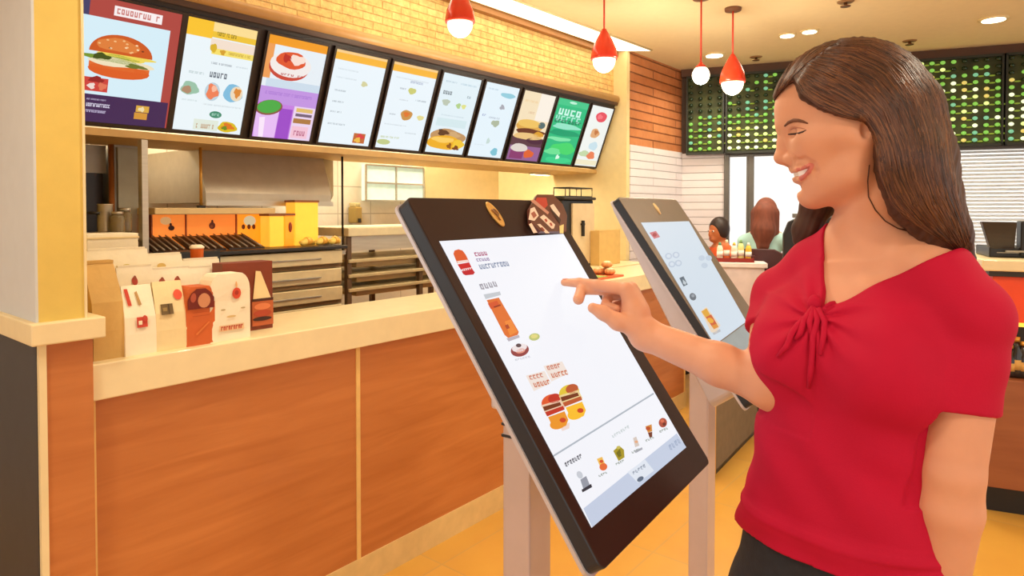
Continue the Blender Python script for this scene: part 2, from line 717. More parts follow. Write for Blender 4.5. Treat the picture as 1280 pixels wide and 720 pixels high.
def window(n, xa, xb, blinds=False):
    fr = MB()
    z0, z1, t = .12, zscr + .02, .045
    fr.bx(xa, xa + t, -.03, .08, 0, z1, bevel=.004).bx(xb - t * .4, xb, -.03, .08, 0, z1)
    fr.bx(xa, xb, -.025, .07, z1 - .04, z1).bx(xa, xb, -.03, .08, 0, z0)
    o = struct('window_%d' % n, fr, M_winframe, BM)
    g = MB().bx(xa + t, xb - t * .4, .02, .026, z0, z1 - .04)
    gm = mat('window_glass', (250, 250, 250), rough=.0, noise=0, trans=1.0)
    struct('pane', g, gm, None, parent=o)
    if blinds:
        b = MB()
        z = z1 - .06
        while z > .75:
            b.box(((xa + xb) / 2, -.005, z), (xb - xa - .06, .028, .002), None, (radians(38), 0, 0))
            z -= .03
        struct('blind', b, mat('white_blind', (250, 250, 250), rough=.9, noise=.01, trans=.75), None, parent=o)
    return o


x936 = bp(934, 260).x
x1192 = bp(1188, 250).x
window(1, x905, x936 + .01)
window(2, x936 + .01, x1192)
window(3, x1192, x1192 + .95, True)
window(4, x1192 + .95, 5.2, True)
pavement = struct('pavement', MB().bx(-4, 12, 10.05, 24, -.12, -.02), mat('pale_pavement', (214, 208, 200), rough=.9))

# ------------------------------------------------------------------ bead screens hanging over the windows
M_bead = [mat('bead_green', (80, 150, 60), rough=.2, emit=(140, 196, 84), estr=.75, noise=.1),  # bead emission stands in for light shining through the screens
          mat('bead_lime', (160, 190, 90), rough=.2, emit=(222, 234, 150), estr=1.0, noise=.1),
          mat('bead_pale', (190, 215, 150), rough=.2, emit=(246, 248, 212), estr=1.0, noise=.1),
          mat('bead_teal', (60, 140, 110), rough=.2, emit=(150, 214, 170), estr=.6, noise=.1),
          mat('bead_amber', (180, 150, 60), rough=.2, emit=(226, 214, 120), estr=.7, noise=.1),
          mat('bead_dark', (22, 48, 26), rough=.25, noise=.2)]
M_streak = mat('olive_light_streak', (120, 140, 50), rough=.3, emit=(120, 146, 48), estr=.5)  # streaks of light between beads, put in as glowing olive pieces
M_weave = mat('dark_green_mesh', (58, 64, 28), rough=.7, noise=.6, scale=7)
edges = [bp(857, 150, -.09).x, bp(906, 150, -.09).x, bp(1010, 150, -.09).x, bp(1130, 150, -.09).x, bp(1255, 150, -.09).x, bp(1255, 150, -.09).x + .8]
labs = ['dark green bead screen hanging next to the terracotta tile wall, mostly unlit',
        'glowing green bead screen above the windows, behind the round pendant lamps',
        'bead screen over the windows mostly hidden behind the woman\'s head',
        'bright lime bead screen over the windows at the back of the woman\'s hair',
        'bead screen at the right picture edge above the window blinds']
zt = ZC - .075
for k in range(5):
    xa, xb = edges[k], edges[k + 1]
    r = empty('bead_screen', BM @ Matrix.Translation(((xa + xb) / 2, -.09, zscr)), labs[k], 'screen', 'bead screens hanging above the windows')
    W, H = xb - xa - .012, zt - zscr
    MB().bx(-W / 2, W / 2, .012, .02, 0, H).build('mesh_backing', M_weave, r)
    fm = MB()
    for (a, b_, c, d) in ((-W / 2, W / 2, 0, .02), (-W / 2, W / 2, H - .02, H), (-W / 2, -W / 2 + .014, 0, H), (W / 2 - .014, W / 2, 0, H)):
        fm.bx(a, b_, -.012, .022, c, d)
    fm.build('frame', mat('dark_green_frame', (30, 34, 24), rough=.5), r)
    be = MB()
    nc = max(3, int(round(W / .076)))
    nr = 12
    for i in range(nc):
        for j in range(nr):
            x = -W / 2 + (i + .5) * W / nc
            z = .05 + j * (H - .09) / (nr - 1)
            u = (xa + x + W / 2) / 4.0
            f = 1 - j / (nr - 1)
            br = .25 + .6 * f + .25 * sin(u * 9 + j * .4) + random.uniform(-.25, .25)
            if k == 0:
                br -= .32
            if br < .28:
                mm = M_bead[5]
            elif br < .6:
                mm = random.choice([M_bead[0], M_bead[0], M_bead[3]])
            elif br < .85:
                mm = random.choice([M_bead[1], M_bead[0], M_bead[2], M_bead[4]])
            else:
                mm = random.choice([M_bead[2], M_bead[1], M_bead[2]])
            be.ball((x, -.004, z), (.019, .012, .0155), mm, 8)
            if mm is not M_bead[5] and random.random() < .7:
                be.ball((x + W / nc * .5, 0.004, z - .012), (.024, .008, .007), M_streak, 6)
    o = be.build('glass_beads', None, r)
    o['kind'] = 'stuff'
# ------------------------------------------------------------------ ceiling fittings
M_lit = mat('lamp_lit', (255, 240, 210), rough=.5, noise=0, emit=(255, 236, 196), estr=7.0)
M_strip = mat('strip_lit', (255, 244, 220), rough=.5, noise=0, emit=(255, 242, 214), estr=3.2)
pts = [on_z(x, y, ZC) for x, y in [(597, 0), (645, 0), (815, 62), (773, 62)]]
d_ = ((pts[3] - pts[0]).normalized() + (pts[2] - pts[1]).normalized()).normalized()
pts[0] = pts[0] - d_ * 2.2
pts[1] = pts[1] - d_ * 2.2
r = empty('strip_light', (pts[0] + pts[2]) / 2, 'long bright strip light in the ceiling along the stone fascia', 'light')
MB().prism([p + Vector((0, 0, -.012)) for p in pts], (0, 0, .012)).build('diffuser', M_strip, r, world=True)
fm = MB()
for a, b in ((0, 1), (1, 2), (2, 3), (3, 0)):
    A_, B_ = pts[a], pts[b]
    fm.tube([A_ + Vector((0, 0, -.006)), B_ + Vector((0, 0, -.006))], .009, None, 6)
fm.build('frame', M_creamtrim, r, world=True)


def downlight(p, label, rad=.075, power=0.0, first=True):
    r = empty('recessed_light', p, label, 'light', 'recessed ceiling lights')
    MB().lathe([(rad * .2, -.012), (rad * 1.22, -.012), (rad * 1.25, -.004), (rad * 1.25, 0), (rad, .0), (rad, -.01)], (0, 0, 0)).build('trim_ring', M_creamtrim, r)
    MB().lathe([(0, -.016), (rad * .96, -.016), (rad * .96, -.011), (0, -.011)]).build('lens', M_lit, r)
    if power:
        L = bpy.data.lights.new('lamp', 'SPOT')
        L.energy = power
        L.color = (1, .92, .72)
        L.spot_size = radians(150)
        L.spot_blend = .6
        L.shadow_soft_size = .12
        lo = bpy.data.objects.new('lamp', L)
        COL.objects.link(lo)
        lo.parent = r
        lo.location = (0, 0, -.03)
    return r


DL = 72
for (x, y, lab, rad) in [(1242, 23, 'recessed ceiling light at the far right, above the woman\'s back', .07),
                         (1012, 38, 'right one of two small recessed lights close together above the woman\'s forehead', .05),
                         (984, 43, 'left one of two small recessed lights close together above the woman\'s forehead', .05),
                         (893, 68, 'recessed ceiling light seen between the two far pendant cords', .07)]:
    downlight(on_z(x, y, ZC), lab, rad, DL * .55)
for (x, y, lab) in [(-1.1, .4, 'added unseen ceiling light over the pillar end of the counter'),
                    (.9, -.6, 'added unseen ceiling light over the camera side of the room'),
                    (-.3, 1.9, 'added unseen ceiling light above the near kiosk'),
                    (1.9, 1.3, 'added unseen ceiling light above and behind the woman'),
                    (2.3, 3.2, 'added unseen ceiling light above the register counter')]:
    downlight(Vector((x, y, ZC)), lab, .07, DL)  # fill lamps added overhead, out of view, to brighten the room
for (x, y, lab) in [(1137, 51, 'small dark ceiling sprinkler above the crown of the woman'), (945, 71, 'small dark ceiling sprinkler beside the far red pendant'),
                    (1057, 2, 'small ceiling sprinkler at the top picture edge')]:
    p = on_z(x, y, ZC)
    r = empty('sprinkler', p, lab, 'sprinkler', 'ceiling sprinklers')
    MB().lathe([(0, -.006), (.045, -.006), (.05, 0), (0, 0)]).build('plate', mat('sprinkler_plate', (150, 112, 74), rough=.5), r)
    MB().lathe([(.012, -.03), (.028, -.032), (.03, -.028), (.01, -.02), (.01, -.005)]).build('head', mat('sprinkler_brass', (120, 80, 50), rough=.4, metal=.5), r)

# pendants
M_redshade = mat('red_enamel', (226, 52, 24), rough=.25, noise=.03, coat=.4)
M_cord = mat('red_cord', (222, 66, 44), rough=.6)
M_globe = mat('globe_lit', (255, 246, 228), rough=.4, noise=0, emit=(255, 240, 205), estr=2.6)
for (px, yb, Y, wpx, lab, tall) in [(575, 46, 3.25, 37, 'red pendant lamp nearest the camera, hanging before the stone fascia', 1.0),
                                    (755, 90, 3.95, 33, 'red pendant lamp at the end of the stone fascia beside the strip light', 1.0),
                                    (876, 105, 4.0, 25, 'pendant lamp showing mostly its round white globe, left of its far neighbour', .35),
                                    (915.5, 118, 4.23, 31, 'red pendant lamp farthest right, hanging before the green bead screens', 1.0)]:
    R = wpx / 2 / F * Y
    pb = at_y(px, yb, Y)
    r = empty('pendant_lamp', pb, lab, 'lamp', 'red pendant lamps')
    zt_ = ZC - pb.z
    gr = R * .92
    gc = gr * .95
    MB().ball((0, 0, gc), (gr * .93, gr * .93, gr), None, 24).build('globe', M_globe, r)
    hs = R * (2.15 if tall == 1 else .75)
    prof = [(R * .98, gc + gr * .05), (R * 1.02, gc + gr * .2), (R * .92, gc + gr * .2 + hs * .3), (R * .62, gc + gr * .2 + hs * .62), (R * .34, gc + gr * .2 + hs * .85), (R * .16, gc + gr * .2 + hs), (.004, gc + gr * .2 + hs * 1.02)]
    if tall < 1:
        prof = [(R * .55, gc + gr * .78), (R * .5, gc + gr * .95), (R * .3, gc + gr * 1.15), (R * .14, gc + gr * 1.4), (.004, gc + gr * 1.42)]
    MB().lathe(prof, seg=28).build('shade', M_redshade, r)
    MB().cyl((0, 0, prof[-1][1] - .01), (0, 0, zt_), .0055, None, None, 8).build('cord', M_cord, r)
    MB().lathe([(0, zt_ - .02), (.05, zt_ - .018), (.052, zt_), (0, zt_)]).build('canopy', mat('canopy_brown', (120, 78, 52), rough=.5), r)
    L = bpy.data.lights.new('bulb_light', 'POINT')
    L.energy = 13
    L.color = (1, .90, .68)
    L.shadow_soft_size = gr
    lo = bpy.data.objects.new('bulb_light', L)
    COL.objects.link(lo)
    lo.parent = r
    lo.location = (0, 0, -.03)
# ------------------------------------------------------------------ service counter
CT = 1.017
tE = 2.45
r = empty('service_counter', KM, 'long service counter with oak front panels and cream worktop', 'counter')
MB().bx(-1.383, tE + .03, -.032, .36, .918, CT, bevel=.004).build('worktop', M_cream, r)
js = [-1.372, -.485, .40, 1.28, 2.43]
for a, b in zip(js[:-1], js[1:]):
    MB().bx(a + .009, b - .009, 0, .02, .11, .918).build('front_panel', M_wood, r)
for a in js:
    MB().bx(a - .009, a + .009, -.004, .02, .11, .918).build('joint_strip', mat('gold_strip', (232, 190, 116), rough=.4), r)
MB().bx(-1.38, tE, -.006, .02, 0, .11).build('baseboard', mat('pale_baseboard', (222, 190, 128), rough=.45), r)
MB().bx(-1.38, tE, .02, .34, 0, .918).build('carcass', M_wood, r)

# ------------------------------------------------------------------ menu boards
TILT = radians(21)
uD = SM.to_3x3() @ Vector((1, 0, 0))
uU = SM.to_3x3() @ Vector((0, -sin(TILT), cos(TILT)))
uN = uD.cross(uU).normalized()            # faces the room, downwards
P0 = SM @ Vector((0, 0, 1.77))
FRM = Matrix((uD, uU, uN)).transposed().to_4x4()
FRM.translation = P0
FRI = FRM.inverted()


def sp(px, py):
    return FRI @ on_plane(px, py, P0, uN)


BQ = [[(104, -8), (238, 14), (202, 164), (108, 158)], [(240, 25), (326, 41), (295, 172), (209, 165)], [(340, 46), (414, 60), (382, 177), (310, 172)],
      [(424, 64), (486, 76), (458, 185), (392.5, 180.6)], [(494, 78), (550, 88.4), (520.6, 190), (466, 185)],
      [(556.6, 90.6), (603, 99), (577, 193), (528.4, 190)], [(610, 102), (651, 110), (625, 196), (582.5, 193)],
      [(656.6, 112), (695, 120), (672, 199), (631.6, 198)], [(699, 122), (737, 128.4), (714, 204), (675, 201)],
      [(741, 129), (768, 134), (745, 206), (718.4, 204)]]
s0 = sum(sp(*q[3]).y + sp(*q[2]).y for q in BQ[1:]) / 18
s1 = sum(sp(*q[0]).y + sp(*q[1]).y for q in BQ[1:]) / 18
xs_ = [((sp(*q[0]).x + sp(*q[3]).x) / 2, (sp(*q[1]).x + sp(*q[2]).x) / 2) for q in BQ]
xs_[0] = (xs_[1][0] - .425, xs_[1][0] - .024)
xa_all, xb_all = xs_[0][0] - .5, xs_[-1][1] + .02
r = empty('menu_board_housing', FRM, 'long dark brown housing that holds the row of menu boards', 'frame')
MB().bx(xa_all, xb_all, s0 - .022, s1 + .05, -.09, -.012).build('casing', M_frame, r)
MB().tube([(xa_all, s1 + .075, -.02), (xb_all, s1 + .075, -.02)], .034, None, 16).build('top_moulding', mat('tan_moulding', (196, 152, 96), rough=.4), r)
MB().bx(xa_all, xb_all, s1 + .035, s1 + .06, -.03, .012).build('top_rail', mat('umber_rail', (74, 48, 32), rough=.4), r)
struct('soffit_trim', MB().bx(-2.6, 2.68, .0, .45, 1.732, 1.762), mat('tan_soffit', (196, 158, 98), rough=.6), SM)

BL = ['menu board with a large hamburger picture under a red heading, farthest left',
      'white menu board with yellow heading and small food pictures, beside the hamburger board',
      'purple menu board with a green topped drink and a red plate',
      'plain white menu board with orange heading, right of the purple board',
      'white menu board with orange heading and a round orange picture in its middle',
      'white menu board with a big yellow sandwich along its bottom',
      'white menu board with pale blue marks only, left of the stacked burger board',
      'menu board showing a stacked burger above a purple band',
      'bright green menu board with white lettering',
      'narrow white menu board with pink and orange spots, farthest right']
BOARDS = []
for k in range(10):
    xa, xb = xs_[k]
    cx = (xa + xb) / 2
    Mk = FRM @ Matrix.Translation((cx, s0, 0))
    r = empty('menu_board', Mk, BL[k], 'menu board', 'menu boards above the counter')
    W, H = xb - xa, s1 - s0
    bz = MB()
    e = .012
    bz.bx(-W / 2 - e, W / 2 + e, -e, 0, -.012, .006).bx(-W / 2 - e, W / 2 + e, H, H + e, -.012, .006)
    bz.bx(-W / 2 - e, -W / 2, 0, H, -.012, .006).bx(W / 2, W / 2 + e, 0, H, -.012, .006)
    bz.build('bezel', M_frame, r)
    mb = MB()
    A = Art(P0, uN, glow, .0005, mb, Mk.inverted())
    Q = []
    for (x, y) in ((xa, s1), (xb, s1), (xb, s0), (xa, s0)):   # rectified corners back in photo measure for the drawing
        v = FRM @ Vector((x, y, 0)) - CAM
        cxr = v.x
        fw = v.y * cos(PITCH) - v.z * sin(PITCH)
        up = v.y * sin(PITCH) + v.z * cos(PITCH)
        Q.append((640 + F * cxr / fw, CY - F * up / fw))
    BOARDS.append((A, tuple(Q), r, mb, W, H))

white = (236, 246, 250)
grey = (150, 158, 166)


def base(k, col):
    A, Q, r, mb, W, H = BOARDS[k]
    mb.bx(-W / 2, W / 2, 0, H, -.010, 0, A.f(col))
    return A, Q


def burger(A, Q, u, v, w, h, L=3, seeds=True):
    """a filled bun, drawn as on the display"""
    A.blob(Q, u, v + h * .36, w * .47, h * .17, (222, 96, 40), L)
    A.quad(*Q, u - w * .46, u + w * .46, v + h * .2, v + h * .34, (226, 110, 50), L)
    A.blob(Q, u, v + h * .17, w * .5, h * .1, (240, 226, 190), L + 1, 22, .12)
    A.blob(Q, u - w * .1, v + h * .1, w * .44, h * .09, (120, 150, 50), L + 1, 22, .18)
    A.blob(Q, u + w * .1, v + h * .03, w * .42, h * .07, (240, 214, 90), L + 1, 22, .15)
    A.blob(Q, u - w * .28, v + h * .08, w * .14, h * .07, (70, 84, 30), L + 2, 16, .2)
    A.blob(Q, u + w * .25, v + h * .2, w * .16, h * .05, (110, 120, 50), L + 2, 16, .2)
    pts = []
    for i in range(19):
        a = pi * i / 18
        pts.append((u + w * .48 * cos(a), v - h * .02 - h * .44 * sin(a)))
    AA, BB, CC, DD = Q
    def q(uu, vv):
        t = (AA[0] + (BB[0] - AA[0]) * uu, AA[1] + (BB[1] - AA[1]) * uu)
        b = (DD[0] + (CC[0] - DD[0]) * uu, DD[1] + (CC[1] - DD[1]) * uu)
        return (t[0] + (b[0] - t[0]) * vv, t[1] + (b[1] - t[1]) * vv)
    A.poly([q(*p) for p in pts], (206, 92, 38), L + 2)
    A.blob(Q, u - w * .05, v - h * .22, w * .33, h * .15, (224, 128, 62), L + 3, 18, .08)
    if seeds:
        for i in range(14):
            a, rr = random.uniform(.3, pi - .3), random.uniform(.35, .92)
            A.blob(Q, u + w * .42 * rr * cos(a), v - h * .06 - h * .34 * rr * sin(a), w * .022, h * .02, random.choice([(250, 216, 170), (120, 60, 30), (244, 190, 130)]), L + 4, 8)


# 1 hamburger
A, Q = base(0, (176, 74, 66))
A.quad(*Q, 0, .915, .16, .79, (214, 238, 248), 1)
A.quad(*Q, 0, .985, .78, 1.0, (70, 44, 84), 2)
A.quad(*Q, 0, .18, 0, .16, (72, 66, 104), 1)
A.quad(*Q, .40, .83, .045, .125, (250, 240, 240), 2)
A.words(Q, .42, .81, .085, .046, (206, 130, 124), 3, 10)
burger(A, Q, .50, .44, .60, .36)
A.quad(*Q, .14, .42, .645, .755, (206, 70, 62), 2)
A.blob(Q, .31, .66, .07, .025, (150, 40, 40), 3, 12, .2)
A.blob(Q, .27, .715, .035, .025, (240, 220, 210), 3, 12, .2)
A.blob(Q, .37, .71, .04, .03, (226, 120, 90), 3, 12, .2)
A.words(Q, .24, .42, .82, .012, (190, 180, 210), 3)
A.words(Q, .24, .46, .865, .028, (226, 220, 240), 3)
A.words(Q, .24, .43, .915, .02, (200, 190, 220), 3)
A.quad(*Q, .70, .82, .83, .885, (220, 170, 70), 3)
A.quad(*Q, .69, .81, .89, .945, (214, 150, 60), 3)
A.blob(Q, .75, .86, .03, .02, (240, 220, 170), 4, 10, .2)
# 2 yellow heading
A, Q = base(1, white)
A.quad(*Q, 0, .38, 0, .155, (250, 196, 52), 1)
A.quad(*Q, .38, 1, 0, .085, (252, 222, 150), 1)
A.quad(*Q, .38, 1, .085, .14, (240, 196, 60), 1)
A.words(Q, .44, .72, .10, .035, (140, 120, 40), 2)
A.quad(*Q, .37, 1, .15, .235, (244, 224, 206), 2)
A.quad(*Q, .4, 1, .235, .29, (248, 224, 110), 2)
A.blob(Q, .42, .235, .05, .04, (220, 180, 50), 3, 14, .1)
A.blob(Q, .56, .26, .04, .025, (214, 160, 50), 3, 12, .2)
A.words(Q, .64, .96, .26, .025, (196, 160, 60), 3)
A.words(Q, .42, .72, .37, .018, grey, 2)
A.words(Q, .78, .95, .37, .012, (190, 200, 206), 2)
A.words(Q, .42, .68, .475, .05, (110, 118, 128), 2, 5)
A.words(Q, .12, .34, .48, .02, (170, 190, 190), 2)
A.blob(Q, .17, .625, .13, .06, (156, 196, 170), 2, 18, .1)
A.blob(Q, .13, .64, .07, .035, (178, 140, 110), 3, 14, .1)
A.blob(Q, .5, .63, .11, .085, (190, 210, 220), 2, 18)
A.blob(Q, .5, .63, .085, .07, (240, 130, 90), 3, 16, .15)
A.blob(Q, .52, .6, .04, .03, (250, 190, 160), 4, 12, .1)
A.blob(Q, .8, .62, .14, .085, (130, 190, 222), 2, 18, .05)
A.blob(Q, .85, .62, .09, .07, (238, 220, 190), 3, 16)
A.blob(Q, .86, .61, .05, .045, (222, 140, 60), 4, 12, .2)
A.words(Q, .08, .3, .73, .012, (190, 206, 206), 2)
A.words(Q, .4, .95, .75, .012, (200, 210, 214), 2)
A.blob(Q, .6, .835, .09, .032, (70, 140, 110), 2, 18)
A.words(Q, .54, .66, .835, .022, (170, 214, 196), 3, 3)
A.quad(*Q, .3, .66, .89, .985, (226, 234, 220), 2)
A.words(Q, .34, .6, .95, .04, (190, 150, 110), 3)
A.blob(Q, .8, .94, .14, .05, (220, 190, 40), 2, 18, .08)
A.blob(Q, .8, .935, .09, .032, (226, 120, 40), 3, 14, .25)
A.blob(Q, .76, .95, .04, .02, (110, 140, 40), 4, 12, .2)
# 3 purple
A, Q = base(2, (232, 240, 246))
A.quad(*Q, 0, 1, 0, .085, (244, 158, 40), 1)
A.quad(*Q, 0, .13, .085, .42, (240, 160, 90), 1)
A.blob(Q, .42, .29, .34, .13, (204, 76, 60), 2, 24)
A.blob(Q, .44, .26, .35, .125, (244, 236, 232), 3, 24)
A.blob(Q, .44, .215, .25, .085, (226, 90, 50), 4, 20, .05)
A.blob(Q, .54, .2, .13, .05, (250, 224, 210), 5, 14, .15)
A.blob(Q, .36, .2, .07, .04, (190, 50, 40), 5, 12, .2)
A.words(Q, .3, .7, .36, .02, (190, 90, 90), 4, 7)
A.quad(*Q, .08, 1, .42, .5, (206, 222, 236), 2)
A.quad(*Q, .0, 1, .50, .66, (196, 150, 226), 2)
A.words(Q, .1, .9, .56, .03, (170, 120, 210), 3)
A.quad(*Q, 0, .64, .66, 1, (200, 130, 226), 2)
A.quad(*Q, .64, 1, .66, 1, (236, 214, 240), 2)
A.quad(*Q, .4, .62, .7, 1, (160, 80, 200), 3)
A.poly([(318, 140), (349, 138), (342, 172), (316, 171)], (232, 190, 244), 4)
A.poly([(324, 146), (331, 146), (328, 171), (322, 171)], (250, 230, 250), 5)
A.ell(336, 134, 17, 9.5, (140, 90, 70), 5, -.1)
A.ell(336, 133, 15, 8.2, (80, 172, 74), 6, -.1)
A.quad(*Q, .68, .96, .675, .715, (226, 190, 110), 3)
A.quad(*Q, .68, .96, .73, .76, (120, 100, 120), 3)
A.quad(*Q, .66, .96, .78, .83, (176, 124, 70), 3)
A.quad(*Q, .66, .94, .86, .98, (244, 196, 214), 3)
A.words(Q, .7, .9, .93, .05, (190, 110, 140), 4, 4)
# 4, 5 orange headings
for k in (3, 4):
    A, Q = base(k, (236, 246, 252))
    A.quad(*Q, 0, 1, 0, .105, (250, 184, 62), 1)
    A.quad(*Q, 0, 1, 0, .03, (248, 206, 140), 2)
A, Q = BOARDS[3][:2]
for v in (.2, .29):
    A.words(Q, .1, .5, v, .014, (206, 216, 222), 2)
A.blob(Q, .66, .32, .06, .03, (214, 210, 160), 2, 14, .15)
for i, v in enumerate((.43, .55, .66, .79)):
    A.words(Q, .12, .34 + .12 * (i % 2) * (i > 1), v, .016, (150, 160, 168), 2)
A.quad(*Q, .67, .9, .865, .975, (196, 110, 60), 2)
A.blob(Q, .8, .9, .08, .03, (220, 70, 70), 3, 12, .2)
A.blob(Q, .76, .94, .06, .03, (240, 190, 80), 4, 12, .2)
A, Q = BOARDS[4][:2]
A.words(Q, .12, .85, .17, .014, (206, 214, 220), 2)
A.words(Q, .46, .74, .195, .026, (150, 160, 190), 2)
A.blob(Q, .54, .3, .09, .038, (206, 206, 120), 2, 14, .1)
A.words(Q, .26, .4, .29, .018, grey, 2)
A.words(Q, .66, .9, .4, .018, (160, 170, 180), 2)
A.words(Q, .3, .5, .42, .014, (200, 208, 214), 2)
A.blob(Q, .54, .59, .13, .062, (206, 150, 80), 2, 18, .06)
A.blob(Q, .54, .58, .07, .03, (226, 120, 50), 3, 14, .2)
A.words(Q, .16, .3, .6, .014, grey, 2)
A.blob(Q, .86, .6, .08, .03, (230, 220, 150), 2, 14, .1)
A.words(Q, .1, .6, .72, .012, (200, 208, 214), 2)
A.words(Q, .6, .85, .8, .014, (196, 206, 212), 2)
A.words(Q, .08, .5, .87, .02, (190, 200, 140), 2)
A.blob(Q, .17, .93, .15, .032, (196, 206, 140), 3, 16)
# 6 sandwich
A, Q = base(5, (228, 242, 248))
A.words(Q, .1, .4, .1, .02, (180, 200, 214), 2)
A.words(Q, .5, .92, .1, .02, (180, 206, 220), 2)
A.words(Q, .1, .34, .24, .045, (120, 130, 136), 2, 4)
A.words(Q, .74, .84, .25, .03, (150, 170, 180), 2, 2)
A.blob(Q, .24, .36, .1, .04, (190, 200, 180), 2, 14, .15)
A.blob(Q, .58, .38, .06, .035, (180, 210, 140), 2, 14, .15)
A.blob(Q, .72, .38, .06, .03, (226, 226, 140), 2, 14, .15)
A.words(Q, .2, .8, .52, .014, (196, 212, 220), 2)
A.quad(*Q, .12, .9, .56, .66, (214, 234, 238), 1)
A.blob(Q, .5, .79, .47, .1, (196, 150, 100), 2, 24, .05)
A.blob(Q, .36, .74, .14, .04, (100, 64, 40), 3, 16, .2)
A.blob(Q, .66, .76, .14, .045, (210, 170, 120), 3, 16, .2)
A.blob(Q, .46, .865, .46, .09, (240, 176, 44), 4, 24, .04)
A.blob(Q, .4, .83, .3, .035, (252, 206, 100), 5, 18, .1)
A.blob(Q, .82, .87, .15, .06, (244, 200, 60), 5, 16, .1)
A.blob(Q, .6, .9, .06, .035, (150, 90, 30), 6, 14, .25)
A.blob(Q, .78, .92, .08, .03, (130, 70, 30), 6, 14, .25)
# 7 pale
A, Q = base(6, (230, 244, 252))
A.words(Q, .1, .4, .08, .018, (180, 204, 220), 2)
A.blob(Q, .72, .13, .22, .035, (150, 206, 222), 2, 18, .06)
A.blob(Q, .64, .3, .07, .035, (170, 170, 180), 2, 14, .2)
A.words(Q, .12, .24, .44, .025, (150, 160, 200), 2, 2)
A.words(Q, .34, .66, .46, .022, (170, 180, 196), 2)
A.blob(Q, .57, .53, .12, .045, (176, 186, 160), 2, 14, .15)
A.blob(Q, .5, .78, .05, .04, (200, 220, 214), 2, 14, .15)
A.blob(Q, .76, .92, .1, .055, (130, 196, 214), 2, 14, .1)
A.words(Q, .12, .4, .84, .012, (206, 218, 226), 2)
# 8 stacked burger
A, Q = base(7, (246, 226, 190))
A.quad(*Q, .55, 1, 0, .4, (250, 240, 226), 1)
A.words(Q, .1, .5, .14, .03, (240, 206, 150), 2)
A.words(Q, .3, .5, .3, .03, (226, 190, 150), 2)
A.quad(*Q, 0, 1, .66, .8, (96, 60, 70), 1)
A.quad(*Q, 0, 1, .79, 1, (150, 100, 150), 2)
A.blob(Q, .45, .5, .42, .09, (226, 170, 80), 3, 22)
A.blob(Q, .42, .46, .36, .06, (240, 196, 100), 4, 20)
A.blob(Q, .82, .46, .11, .05, (86, 110, 110), 4, 14)
A.blob(Q, .52, .58, .46, .05, (110, 56, 34), 4, 22, .06)
A.blob(Q, .8, .6, .16, .04, (222, 160, 50), 5, 14, .1)
A.blob(Q, .48, .645, .45, .05, (236, 196, 130), 5, 22, .04)
A.blob(Q, .74, .7, .26, .05, (80, 40, 60), 5, 16, .05)
A.blob(Q, .32, .82, .27, .06, (226, 214, 206), 4, 18, .04)
A.quad(*Q, .08, .5, .86, .98, (140, 60, 110), 3)
A.blob(Q, .66, .9, .16, .06, (226, 100, 50), 4, 16, .1)
# 9 green
A, Q = base(8, (46, 190, 128))
A.quad(*Q, 0, 1, 0, .1, (70, 200, 140), 1)
A.blob(Q, .5, .04, .12, .02, (190, 240, 214), 2)
A.words(Q, .1, .86, .2, .1, (206, 246, 232), 2, 4)
A.words(Q, .06, .9, .3, .08, (170, 232, 210), 2, 5)
A.words(Q, .06, .94, .345, .05, (30, 110, 80), 3, 8)
A.blob(Q, .5, .42, .44, .045, (150, 230, 200), 1, 22, .1)
A.blob(Q, .5, .52, .5, .05, (20, 160, 110), 2, 22, .08)
A.blob(Q, .4, .62, .38, .03, (130, 230, 170), 2, 22, .12)
A.blob(Q, .6, .76, .4, .09, (70, 214, 110), 2, 22, .1)
A.blob(Q, .3, .82, .26, .05, (110, 226, 150), 3, 18, .12)
A.blob(Q, .55, .95, .42, .05, (60, 210, 140), 3, 22, .1)
A.blob(Q, .5, .9, .06, .035, (220, 250, 230), 4, 12, .2)
# 10 spots
A, Q = base(9, (240, 244, 240))
A.blob(Q, .56, .17, .25, .085, (232, 80, 96), 2, 20, .03)
A.blob(Q, .5, .17, .12, .04, (244, 120, 130), 3, 14, .15)
A.blob(Q, .5, .45, .2, .08, (226, 170, 120), 2, 18, .08)
A.blob(Q, .54, .43, .09, .04, (196, 120, 70), 3, 14, .2)
A.blob(Q, .6, .66, .2, .07, (200, 226, 236), 2, 18, .08)
A.blob(Q, .3, .8, .24, .05, (196, 216, 170), 2, 16, .1)
A.blob(Q, .62, .82, .18, .065, (236, 130, 90), 3, 16, .12)
A.quad(*Q, .02, .98, .9, .98, (240, 232, 200), 2)
for A, Q, r, mb, W, H in BOARDS:
    mb.build('screen', None, r, normals=False)


# ------------------------------------------------------------------ kitchen equipment (placed on photo measures)
def kbox(mb, x0, x1, y0, y1, o, d, m=None, bevel=.004):
    """box whose front face, on the plane o, spans the photo rectangle"""
    a, b = kp(x0, (y0 + y1) / 2, o), kp(x1, (y0 + y1) / 2, o)
    za, zb = kp((x0 + x1) / 2, y1, o).z, kp((x0 + x1) / 2, y0, o).z
    mb.bx(a.x, b.x, o, o + d, za, zb, m, bevel)
    return (a.x, b.x, za, zb)


def kthing(name, x, y, o, label, cat, group=None, z=None):
    p = kp(x, y, o)
    if z is not None:
        p.z = z
    return empty(name, KM @ Matrix.Translation(p), label, cat, group), p


def kb(mb, m, parent, name='body'):
    return mb.build(name, m, parent)


class KT:
    """a kitchen thing authored in kitchen coordinates; parts are shifted to its base"""
    def __init__(s, name, c, label, cat, group=None):
        s.c = Vector(c)
        s.r = empty(name, KM @ Matrix.Translation(s.c), label, cat, group)

    def part(s, name, mb, m=None, bevel=0.0, parent=None):
        bmesh.ops.translate(mb.bm, vec=-s.c, verts=mb.bm.verts)
        return mb.build(name, m, parent or s.r, None, bevel)


